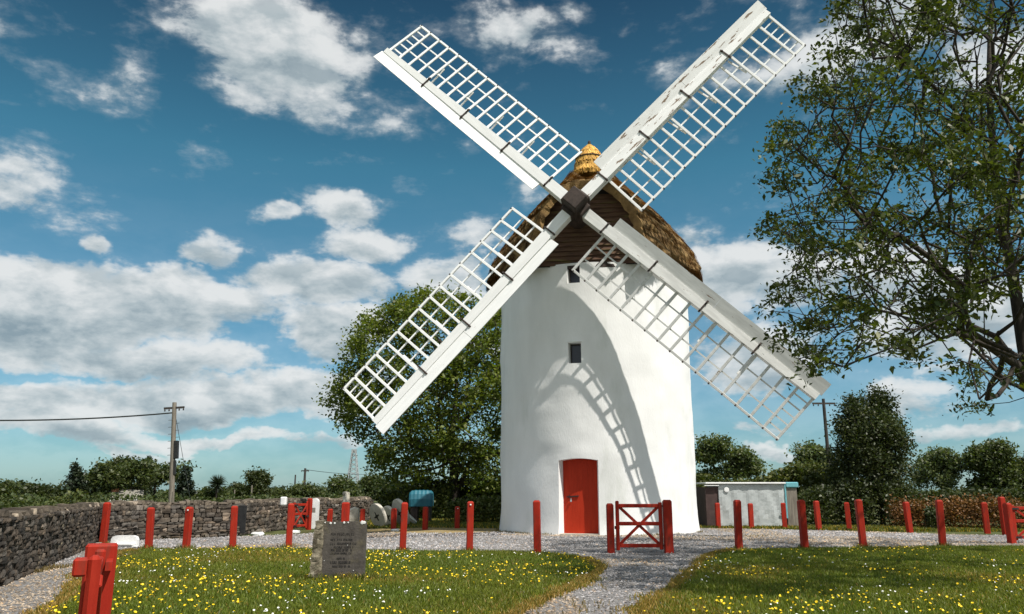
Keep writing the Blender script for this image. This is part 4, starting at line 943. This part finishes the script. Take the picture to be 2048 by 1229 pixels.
# --- the big tree overhanging from the right
def big_tree():
    r = np.random.default_rng(11); D0 = 13.4
    poly = [(1700, -60), (1645, 50), (1628, 95), (1690, 140), (1598, 150), (1588, 190), (1655, 228), (1562, 238), (1530, 268), (1538, 320), (1548, 372), (1590, 425), (1516, 432), (1522, 470), (1580, 495), (1566, 560), (1534, 604), (1540, 655), (1566, 692), (1610, 728), (1648, 768), (1692, 752), (1696, 716), (1750, 690), (1762, 640), (1790, 650), (1795, 706), (1850, 722), (1905, 655), (1990, 560), (2060, 560), (2300, 560), (2500, 300), (2520, -200), (2300, -330), (1850, -360), (1720, -240)]
    drop = [(1868, 640), (1930, 690), (1905, 730), (1960, 790), (1905, 800), (1985, 832), (2030, 800), (2075, 740), (2040, 700), (1980, 660)]
    P = []
    while len(P) < 2300:
        px, py, dd = r.uniform(1500, 2520), r.uniform(-370, 840), r.uniform(-1, 1)
        q = np.array([[px, py]])
        a = inpoly(q, poly)[0]; b = (not a) and inpoly(q, drop)[0]
        if not (a or b): continue
        k = max(0, 1 - ((px - 2080) / 620) ** 2) ** .5; D = D0 + dd * (1.0 + 4.2 * k) - .4
        w = Dp(px, py, D)
        if w[1] + .445 * w[2] > 22.3: continue
        if px > 2080 and r.random() < .45: continue
        if py < -150 and r.random() < .3: continue
        if 1770 < px < 1890 and 330 < py < 415 and r.random() < .8: continue       # gap that shows sky
        if 1640 < px < 1900 and 470 < py < 640 and r.random() < .2: continue
        if b and r.random() < .45: continue
        n = float(vnoise(np.array([w]) + 40, 1.15)[0])
        if n < .50 and r.random() < .86: continue
        P.append(w)
    P = np.array(P)
    at = lambda px, py, D: Dp(px, py, D)
    base = Dp(2095, 1137, D0); base[2] = 0
    trunk = [base, at(2085, 960, D0), at(2066, 790, D0), at(2046, 690, D0), at(2032, 590, D0), at(2014, 490, D0), at(1994, 390, D0), at(1986, 290, D0 - .1), at(1978, 190, D0 - .2), at(1980, 80, D0), at(1990, -80, D0), at(1985, -190, D0)]
    o = base.copy(); t = thing('overhanging_tree', 'large dark half-leafed tree reaching in from the right edge', 'tree', tuple(o))
    LB = [(4, [(1980, 567, -.1), (1939, 552, -.3), (1890, 556, -.5), (1846, 576, -.6), (1785, 607, -.7), (1744, 644, -.8)]), (5, [(1960, 464, .2), (1907, 466, .4), (1809, 474, .6), (1740, 520, .8)]),
          (2, [(2030, 728, -.2), (1975, 692, -.5), (1920, 665, -.8), (1870, 640, -1.0)]), (7, [(1927, 244, -.3), (1886, 191, -.6), (1830, 140, -.9), (1760, 90, -1.1)]),
          (7, [(1940, 320, .3), (1866, 313, .6), (1785, 293, .9), (1683, 285, 1.1)]), (6, [(1940, 368, -.4), (1886, 338, -.8), (1785, 346, -1.2), (1728, 374, -1.4)]), (8, [(2020, 120, .5), (2080, 40, 1.0)]), (5, [(2070, 440, .3), (2150, 400, .8), (2240, 340, 1.0)])]
    limbs = [(i0, [at(a, b, D0 + d_) - o for a, b, d_ in pts]) for i0, pts in LB]
    pos, par = grow(P - o, [q - o for q in trunk], .34, .34, .11, .22, r, limbs)
    bm, w = branch_mesh('trunk', pos, par, .0068, .43, rmax=.18, sides=5, trunk_n=12); link('trunk', bm, M_bark, t)
    sel = np.where(w <= 1)[0]; tip = np.ones(len(pos), bool); tip[par[par >= 0]] = False; sel = sel[tip[sel] | (r.random(len(sel)) < .5)]
    cn = vnoise(pos[sel] + 11, 1.25) * .65 + vnoise(pos[sel] + 31, 2.9) * .35; kk = (np.clip((cn - .37) * 5.0, 0, 1) * r.uniform(.6, 1.3, len(sel)) * 84).astype(int)
    q0 = np.repeat(pos[sel], kk, 0); par_d = pos[sel] - pos[par[sel]]; par_d /= np.linalg.norm(par_d, axis=1, keepdims=True) + 1e-9; dd_ = np.repeat(par_d, kk, 0)
    C = q0 + dd_ * r.uniform(-.22, .16, (len(q0), 1)) + r.normal(0, .115, q0.shape) * np.array([1, 1, .5]); C[:, 2] -= .35 * np.linalg.norm((C - q0)[:, :2], axis=1)
    ok = np.ones(len(C), bool)
    link('crown', leaf_mesh('crown', C[ok], .090, r, up=.8, droop=.35, asp=.5, var=.45), M_leaf_big, t)
big_tree()

# --- the sycamore behind the mill
def sycamore():
    r = np.random.default_rng(21); D = 39.0; x = gx(905, D); h = Dp(850, 588, D)[2]
    t = thing('sycamore', 'broad sunlit leafy tree standing behind the left side of the mill', 'tree', (x, D, 0))
    P = []
    outl = [(655, 850), (700, 800), (650, 760 + 60), (700, 700), (715, 640), (760, 625), (790, 600), (850, 585), (905, 590), (960, 600), (1010, 620), (1090, 660), (1130, 780), (1110, 920), (1010, 985), (930, 975), (880, 950), (840, 972), (770, 965), (735, 920), (760, 880), (700, 895), (680, 860)]
    while len(P) < 900:
        px, py, dd = r.uniform(640, 1140), r.uniform(580, 990), r.uniform(-1, 1)
        if not inpoly(np.array([[px, py]]), outl)[0]: continue
        k = max(.1, 1 - ((px - 895) / 260) ** 2 - ((py - 780) / 230) ** 2 * .8) ** .5; w = Dp(px, py, D + dd * 5.2 * k)
        n = float(vnoise(np.array([w]), .75)[0])
        if n < .47 and r.random() < .85: continue
        P.append(w)
    o = np.array([x, D, 0.]); P = np.array(P) - o
    trunk = [(0, 0, -.1), (.05, 0, 1.2), (0, 0, 2.4), (-.1, 0, 4.0), (.1, 0, 5.8), (0, 0, 7.6)]
    pos, par = grow(P, trunk, .35, .7, .1, .2, r); bm, w = branch_mesh('trunk', pos, par, .018, .46, rmax=.42, sides=5, trunk_n=6); link('trunk', bm, M_bark, t)
    sel = pos[w <= 3]; n = 62000; C = sel[r.integers(0, len(sel), n)] + r.normal(0, .30, (n, 3)) * np.array([1, 1, .7])
    link('crown', leaf_mesh('crown', C, .17, r, up=.9, asp=.7, var=.35), M_leaf_syc, t)
sycamore()

def px_tree(name, label, px, wpx, pyt, D, m, seed, pyb=1000, **k):
    x = gx(px, D, (pyt + pyb) / 2); h = Dp(px, pyt, D)[2] * (1.13 if name == 'field_tree' else 1.04); cw = wpx * D / F * 1.05; cz = max(Dp(px, pyb, D)[2], .3)
    return tree(name, label, x, D, h, cw, cz, m, seed, **k)
GT = 'trees far behind the walls'
px_tree('bushy_tree', 'tall dense dark bushy tree to the right of the grey shed', 1752, 205, 752, 31, M_leaf_dark, 31, 1062, cone=1.05, nt=460, nleaf=34000, lsize=.11, trunk_r=.16, clus=.21, nl=30)
px_tree('hawthorn', 'wide grey-green tree right behind the mill tower', 1452, 165, 862, 52, M_leaf_grey, 32, 985, nt=320, nleaf=13000, lsize=.2, group=GT, clus=.26, trunk_r=.2)
px_tree('hawthorn', 'rounded green tree between the shed and the pole', 1615, 112, 880, 50, M_leaf_grey, 33, 990, nt=260, nleaf=10000, lsize=.19, group=GT, clus=.25, trunk_r=.16)
px_tree('hawthorn', 'thin see-through grey tree right of the tall bushy tree', 1884, 110, 884, 48, M_leaf_grey, 34, 1012, nt=320, nleaf=8500, lsize=.17, group=GT, clus=.2, trunk_r=.16)
px_tree('hawthorn', 'dense brownish round tree at the far right', 1985, 135, 874, 46, M_leaf_far, 35, 1012, nt=320, nleaf=15000, nl=22, lsize=.18, group=GT, clus=.24, trunk_r=.18)
px_tree('hawthorn', 'low dark tree partly cut by the right edge', 2060, 90, 905, 47, M_leaf_dark, 36, 1000, nt=160, nleaf=6000, lsize=.18, group=GT, clus=.25)
far = [(20, 90, 968, 70, M_leaf_far, 'low dark tree at the far left edge'), (90, 90, 978, 66, M_leaf_dark, 'low scrubby tree left of the spiky conifer'), (172, 60, 955, 78, M_leaf_dark, 'narrow dark tree just right of the spiky conifer'), (222, 120, 930, 75, M_leaf_far, 'left tree of the big dark clump'),
       (262, 140, 914, 85, M_leaf_dark, 'dark ragged-topped tree in the middle of the clump'), (312, 165, 918, 78, M_leaf_far, 'broad green tree in the clump behind the utility pole'), (513, 52, 945, 90, M_leaf_dark, 'round-topped dark tree standing alone on the skyline'), (545, 60, 985, 95, M_leaf_far, 'low tree right of the lone round tree'),
       (620, 75, 968, 88, M_leaf_far, 'green tree at the foot of the distant crossarm pole'), (685, 84, 960, 84, M_leaf_far, 'wide tree below the distant pylon'), (742, 42, 957, 90, M_leaf_far, 'small upright tree right of the pylon'), (785, 60, 978, 60, M_leaf_dark, 'dark bush under the left edge of the sycamore'), (430, 70, 985, 80, M_leaf_far, 'low bush under the spiky cabbage tree'), (470, 60, 975, 100, M_leaf_dark, 'dark tree left of the lone round tree')]
for i, (px, w, pt, D, m, lab) in enumerate(far): px_tree('field_tree', lab, px, w, pt, D, m, 50 + i, 1004, nt=130, nleaf=5200, lsize=.30, group=GT, clus=.38, trunk_r=.18, nl=9)
def conifer(px, pyt, w, D, seed, label):
    r = np.random.default_rng(seed); x = gx(px, D); h = Dp(px, pyt, D)[2]; cw = w * D / F / 2; t = thing('conifer', label, 'tree', (x, D, 0), 0, GT); mb = MB(); mb.tube([(0, 0, 0), (0, 0, h * .6), (0, 0, h)], [.2, .12, .03], 7); C = []
    z = h * .2
    while z < h:
        k = (1 - z / h) ** .8; nb = r.integers(4, 7)
        for _ in range(nb):
            a = r.uniform(0, 6.28); L = cw * k * r.uniform(.6, 1.15) + .1; e = np.array([math.cos(a) * L, math.sin(a) * L, z + L * r.uniform(-.05, .25)]); mb.tube([(0, 0, z), tuple(e)], [.04, .01], 4)
            n = int(30 * k) + 8; f = r.uniform(.25, 1.0, (n, 1)); C.append(np.array([0, 0, z]) * (1 - f) + e * f + r.normal(0, .12, (n, 3)))
        z += h * .045
    mb.build('trunk', M_bark, t); C = np.concatenate(C); link('crown', leaf_mesh('crown', C, .3, r, up=.8, asp=.45), M_leaf_con, t)
conifer(138, 926, 75, 72, 1, 'spiky conifer standing out at the left of the dark clump'); conifer(362, 935, 60, 74, 2, 'conifer at the right end of the clump beside the utility pole'); conifer(283, 912, 50, 90, 3, 'conifer top poking above the middle of the clump'); conifer(238, 921, 40, 92, 5, 'small conifer top above the left of the clump'); conifer(560, 975, 20, 110, 6, 'tiny conifer on the skyline left of the thin dark pole')
# cabbage tree
D = 78; x = gx(427, D); z1 = Dp(427, 968, D)[2]; t = thing('cabbage_tree', 'spiky-headed cabbage tree above a low flowering bush', 'tree', (x, D, 0)); mb = MB(); mb.tube([(0, 0, 0), (.05, 0, z1)], [.12, .08], 7); mb.build('trunk', M_bark, t)
r = np.random.default_rng(9); n = 260; d = r.normal(0, 1, (n, 3)); d[:, 2] += .35; d /= np.linalg.norm(d, axis=1, keepdims=True); s = np.cross(d, r.normal(0, 1, (n, 3))); s /= np.linalg.norm(s, axis=1, keepdims=True); b0_ = np.array([.05, 0, z1]) + 0 * d; V = np.stack([b0_ - s * .06, b0_ + s * .06, b0_ + d * 1.0], 1)
link('crown', fast_mesh('crown', V.reshape(-1, 3), np.arange(n * 3).reshape(n, 3), np.ones((n * 3, 3))), M_leaf_con, t)

def hedge(name, label, path, h, w, m, seed, n, lsize, rough=.25, kind=None, cat='hedge', group=None, hvar=.3):
    r = np.random.default_rng(seed); path = np.array(path, float); seg = np.linalg.norm(np.diff(path, axis=0), axis=1); L = seg.sum(); s = r.uniform(0, L, n); cum = np.concatenate([[0], np.cumsum(seg)])
    i = np.clip(np.searchsorted(cum, s) - 1, 0, len(seg) - 1); f = (s - cum[i]) / seg[i]; P = path[i] * (1 - f)[:, None] + path[i + 1] * f[:, None]; d = (path[i + 1] - path[i]) / seg[i][:, None]; nn = np.stack([d[:, 1], -d[:, 0]], 1)
    hh = h * (1 - hvar + 2 * hvar * vnoise(np.stack([s, 0 * s + seed, 0 * s], 1), .8 / max(h, .6)))
    a = r.uniform(0, math.pi, n); k = r.uniform(.35, 1, n) ** .4; q = np.stack([np.cos(a) * k, np.sin(a) * k], 1); q[:, 1] = np.abs(q[:, 1]) ** .7
    C = np.concatenate([P + nn * (q[:, 0] * w / 2)[:, None], (q[:, 1] * hh)[:, None]], 1) + r.normal(0, rough * .35, (n, 3)); C[:, 2] = np.maximum(C[:, 2], .02)
    o0 = np.array([path[0][0], path[0][1], 0]); o = link(name, leaf_mesh(name, C - o0, lsize, r, asp=.65), m, None, tuple(o0)); tag(o, label, cat, group, kind); return o
hl = lambda px, D: (gx(px, D), D)
hedge('hedge', 'tall mixed hedge behind the grey shed', [hl(1375, 36), hl(1480, 35), hl(1590, 34), hl(1680, 34)], 2.0, 2.6, M_hedge, 3, 16000, .16, hvar=.25)
hedge('hedge', 'dark overgrown bush mass between shed and bushy tree', [hl(1583, 29.6), hl(1640, 30), hl(1700, 30.5)], 1.25, 1.4, M_leaf_dark, 4, 8000, .11)
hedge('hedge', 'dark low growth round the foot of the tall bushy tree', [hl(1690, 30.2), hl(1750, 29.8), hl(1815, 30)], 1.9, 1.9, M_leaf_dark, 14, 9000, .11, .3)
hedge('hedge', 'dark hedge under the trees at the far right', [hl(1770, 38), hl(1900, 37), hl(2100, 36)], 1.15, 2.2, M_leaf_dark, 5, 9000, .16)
hedge('dead_hedge', 'dead brown ivy-covered bank at the right', [hl(1788, 28.6), hl(1900, 27.6), hl(2000, 26.8), hl(2150, 26)], .85, 1.0, M_leaf_brown, 6, 15000, .085, .34, hvar=.22)
hedge('bush', 'small dark green bush in front of the dead brown bank', [hl(1855, 27), hl(1880, 26.9)], .62, .6, M_leaf_dark, 7, 2200, .08, .1, cat='bush')
hedge('hedge', 'flowering hedge below the sycamore behind the blue tank', [hl(775, 38), hl(840, 37), hl(900, 37)], 1.55, 1.6, M_hedge, 8, 8000, .14, cat='hedge')
hedge('ivy_mound', 'low ivy mound at the foot of the sycamore by the tower', [hl(905, 33), hl(960, 32.5), hl(1040, 32)], .85, 1.2, M_hedge, 9, 7000, .11, cat='bush')
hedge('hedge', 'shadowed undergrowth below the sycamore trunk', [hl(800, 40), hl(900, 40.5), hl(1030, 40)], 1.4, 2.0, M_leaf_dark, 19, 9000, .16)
hedge('ivy', 'bright green ivy growing along the top of the corner of the wall', [(w1[0] - 1.5, w1[1] - .6), (w1[0] - .75, w1[1] + .6)], 1.02, .45, M_hedge, 10, 1800, .08, .1, cat='ivy')
hedge('ivy', 'ivy bush spilling over the left wall at the photo edge', [tuple(w0 + wd_ * 1.5 + np.array([-.5, 0])), tuple(w0 + wd_ * 6.2 + np.array([-.5, 0]))], 1.05, .7, M_leaf_far, 11, 7000, .07, .12, cat='ivy', hvar=.12)
hedge('far_woodland', 'far low belt of trees along the skyline', [(-260, 170), (-120, 190), (0, 200), (120, 190), (280, 160)], 1.5, 9, M_leaf_far, 12, 22000, .7, .5, kind='stuff', cat='woodland')
hedge('field_hedges', 'field hedges beyond the far wall', [(-75, 58), (-40, 62), (-10, 60), (4, 52)], .85, 2.0, M_leaf_far, 13, 14000, .22, .3, kind='stuff', cat='hedges')
# ------------------------------------------------------------------ grass, flowers, pebbles
def lawn_points(n, D0, D1, poly, r, pw=1.0):
    D = D0 + (D1 - D0) * r.random(n) ** pw; x = r.uniform(-1, 1, n) * (.68 * D + .3); P = np.stack([x, D], 1); return P[inpoly(P, poly)]
def blades(name, P, hgt, wid, col, r, z=0.0):
    n = len(P); a = r.uniform(0, 6.283, n); b = r.uniform(0, 6.283, n); h = hgt * r.uniform(.5, 1.4, n); lean = r.uniform(.1, .8, n) * h
    B = np.concatenate([P, np.full((n, 1), z)], 1); s = np.stack([np.cos(a), np.sin(a), 0 * a], 1) * (wid * r.uniform(.6, 1.3, n))[:, None]; l = np.stack([np.cos(b) * lean, np.sin(b) * lean, h], 1)
    m = B + l * np.array([.35, .35, .6]); V = np.stack([B - s * .5, B + s * .5, m + s * .4, m - s * .4, B + l], 1); i = np.arange(n)[:, None] * 5
    return fast_mesh(name, V.reshape(-1, 3), [np.concatenate([i, i + 1, i + 2, i + 3], 1), np.concatenate([i + 3, i + 2, i + 4], 1)], np.repeat(col, 5, 0))
r = np.random.default_rng(77)
pathA = np.array([g2(262, 1101)] + [g2(205, 1120), g2(158, 1160), g2(92, 1225), (-4.35, 7.0)]); pathC = np.array(lawnA_edge_front + [(.05, 7.5)][::-1])
pathC = np.array([(-.12, 7.5)] + lawnA_edge_front); pathB = np.array(lawnB_edge)
for (poly, edges, nm, n) in ((lawnA, (pathA, pathC), 'grass', 230000), (lawnB, (pathB,), 'grass', 250000)):
    P = lawn_points(n * 2, 7.6, 18.6, poly, r, 1.0); d = np.minimum.reduce([polydist(P, e) for e in edges]); nz = vnoise(np.concatenate([P, 0 * P[:, :1]], 1), 1.7); nz2 = vnoise(np.concatenate([P, 0 * P[:, :1] + 5], 1), .6)
    dry = np.clip(1.2 - d / (.04 + .26 * nz), 0, 1); dry = np.maximum(dry, np.clip((nz2 - .74) * 2, 0, .25)); dry = np.maximum(dry, r.random(len(P)) < .06)
    keep = r.random(len(P)) > dry * .55; P, dry = P[keep], dry[keep]
    gcol = np.array((.165, .196, .024)) * r.uniform(.55, 1.35, (len(P), 1)) * np.stack([1 + .35 * (nz2[keep] - .5), 1 + .1 * (nz2[keep] - .5), np.ones(keep.sum())], 1); dc = np.array((.40, .255, .065)) * r.uniform(.6, 1.25, (len(P), 1))
    pick = (r.random(len(P)) < dry)[:, None]; col = np.where(pick, dc, gcol)
    tag(link(nm, blades(nm, P, .043, .010, col, r), M_blade), 'short lawn grass dotted with flowers, dry and straw coloured along the path' , 'grass', kind='stuff')
# ragged fringe along the path edges
for e, sg in ((pathA, 1), (pathC, 1), (pathB, 1)):
    e = np.array(smooth_poly(e, 6, False)); i = r.integers(0, len(e) - 1, 9000); f = r.random((9000, 1)); P = e[i] * (1 - f) + e[i + 1] * f; nz = vnoise(np.concatenate([P, 0 * P[:, :1]], 1), 2.4); P = P + r.normal(0, 1, P.shape) * (.02 + .12 * nz[:, None] ** 2)
    col = np.where(r.random((len(P), 1)) < .68, np.array((.40, .255, .065)), np.array((.15, .165, .025))) * r.uniform(.6, 1.25, (len(P), 1)); tag(link('grass', blades('grass', P, .045, .011, col, r), M_blade), 'ragged straw coloured grass fringe along a path edge', 'grass', kind='stuff')
# longer tufts the mower misses at the feet of the front posts
P = np.concatenate([G(q[0], q[1])[None, :2] + r.normal(0, .085, (170, 2)) for q in FRONT] + [np.array([[ms_.location.x, ms_.location.y - .03]]) + np.stack([r.uniform(-.75, .62, 900), r.normal(0, .05, 900)], 1)])
col = np.where(r.random((len(P), 1)) < .25, np.array((.40, .27, .08)), np.array((.12, .155, .022))) * r.uniform(.6, 1.3, (len(P), 1)); tag(link('grass', blades('grass', P, .085, .010, col, r), M_blade), 'longer grass tufts round the feet of the front posts and the memorial stone', 'grass', kind='stuff')
# scattered tufts in the gravel and the far grass strips
P = np.concatenate([np.stack([r.uniform(-11, -.2, 26000), r.uniform(27.4, 36, 26000)], 1), np.stack([r.uniform(5, 20, 26000), r.uniform(25.2, 29, 26000)], 1)])
far_l = [g2(740, 1059), g2(860, 1056), g2(1010, 1058), (0, 36), (-9, 36)]; far_r = [g2(1405, 1056), g2(1640, 1060.5), g2(1820, 1065), g2(2048, 1070), (20, 30), (5, 30)]
P = P[inpoly(P, far_l) | inpoly(P, far_r)]; col = np.array((.105, .125, .022)) * r.uniform(.6, 1.4, (len(P), 1)); col[r.random(len(P)) < .22] = (.40, .27, .03)
tag(link('grass', blades('grass', P, .07, .03, col, r), M_blade), 'rough strips of grass and yellow flowers along the far side of the gravel', 'grass', kind='stuff')
P = np.concatenate([np.stack([r.normal(gx(1450, 21.5), 1.0, 900), r.normal(22.6, .35, 900)], 1), np.stack([r.uniform(gx(170, 14), gx(210, 14), 1800) - .3, r.uniform(12, 17, 1800)], 1), np.stack([r.uniform(-.2, 1.2, 1500), r.uniform(8, 16, 1500)], 1)])
ta = r.uniform(-2.2, 1.9, 1500); tr_ = R_T + .06 + np.abs(r.normal(0, .07, 1500)); P = np.concatenate([P, np.stack([c_ax[0] + tr_ * np.sin(ta), c_ax[1] - tr_ * np.cos(ta)], 1)[np.abs(ta + .21) > .2]]); nz = vnoise(np.concatenate([P, 0 * P[:, :1]], 1), 2.2); P = P[nz > .52]; col = np.array((.22, .16, .06)) * r.uniform(.5, 1.3, (len(P), 1))
tag(link('weeds', blades('weeds', P, .05, .012, col, r), M_blade), 'sparse dry weeds growing through the gravel', 'weeds', kind='stuff')
M_yel = mat('buttercup_petals', (.78, .52, .01), (.9, .66, .03), 40, .45); M_dsy = mat('daisy_petals', (.80, .80, .76), (.86, .86, .84), 40, .6)
def flowers(name, n, m, rad_, label, cl, thr, h):
    P = np.concatenate([lawn_points(n, 7.6, 18.2, lawnA, r, .85), lawn_points(n, 7.6, 18.0, lawnB, r, .85)]); q = vnoise(np.concatenate([P, 0 * P[:, :1] + cl], 1), .9) * .6 + vnoise(np.concatenate([P, 0 * P[:, :1] + cl], 1), 2.6) * .4; k = r.random(len(P)) < np.clip((q - thr - .015) * 12, .02, 1); P = P[k]; n = len(P)
    c = np.concatenate([P, (h * r.uniform(.6, 1.4, n))[:, None]], 1); t = r.normal(0, .45, (n, 3)); t[:, 2] = 1; t[:, 1] -= .25; t /= np.linalg.norm(t, axis=1, keepdims=True); u = np.cross(t, np.array([1., 0, 0])); u /= np.linalg.norm(u, axis=1, keepdims=True); v = np.cross(t, u); rr = (rad_ * r.uniform(.65, 1.3, n))[:, None]; V = [c - t * rr * .45]
    for a in np.arange(6) * math.pi / 3: V.append(c + (u * math.cos(a) + v * math.sin(a)) * rr)
    V = np.stack(V, 1); i = np.arange(n)[:, None] * 7; Fc = np.concatenate([np.concatenate([i, i + 1 + a, i + 1 + (a + 1) % 6], 1) for a in range(6)])
    tag(link(name, fast_mesh(name, V.reshape(-1, 3), Fc), m), label, 'flowers', kind='stuff')
flowers('buttercups', 7200, M_yel, .0128, 'yellow buttercups scattered over both lawns', 3.3, .50, .075)
flowers('daisies', 3600, M_dsy, .0115, 'white daisies scattered over both lawns', 9.1, .52, .06)
def pebbles():
    n = 90000; D = 7.4 + (28 - 7.4) * r.random(n) ** 1.15; x = r.uniform(-1, 1, n) * (.70 * D + .3); P = np.stack([x, D], 1)
    inl = inpoly(P, lawnA) | inpoly(P, lawnB); ed = np.minimum(np.minimum(polydist(P, pathA), polydist(P, pathC)), polydist(P, pathB)); P = P[inpoly(P, yard) & (~inl | ((ed < .22) & (r.random(n) < .18)))]; P = P[np.hypot(P[:, 0] - c_ax[0], P[:, 1] - c_ax[1]) > R_T + .05]; n = len(P)
    s = r.uniform(.008, .024, (n, 1)) * (1 + (P[:, 1:2] > 18) * .35); o = np.array([(1, 0, 0), (0, 1, 0), (-1, 0, 0), (0, -1, 0), (0, 0, .75), (0, 0, -.4)]); V = np.concatenate([P, np.full((n, 1), .002)], 1)[:, None] + (o[None] * s[:, None] * r.uniform(.6, 1.3, (n, 6, 1)))
    f = np.array([(0, 1, 4), (1, 2, 4), (2, 3, 4), (3, 0, 4)]); Fc = (np.arange(n)[:, None, None] * 6 + f[None]).reshape(-1, 3); b = r.uniform(.45, 1.5, (n, 1)) ** 1.2 * (.72 + .56 * vnoise(np.concatenate([P * [1, .6], 0 * P[:, :1]], 1), .8))[:, None]; br = vnoise(np.concatenate([P, 0 * P[:, :1] + 7], 1), .55)[:, None]; b = b * np.where(br > .6, np.array((1.12, .95, .72)), 1.0); col = b * np.array((1, .985, 1.0)); col[r.random(n) < .12] *= np.array((1.15, .95, .75))
    tag(link('pebbles', fast_mesh('pebbles', V.reshape(-1, 3), Fc, np.repeat(col, 6, 0)), mat('pebble_stone', (.225, .218, .216), (.31, .30, .295), 20, .9, attr='Col')), 'loose grey gravel stones covering the yard and the path', 'gravel', kind='stuff')
pebbles()
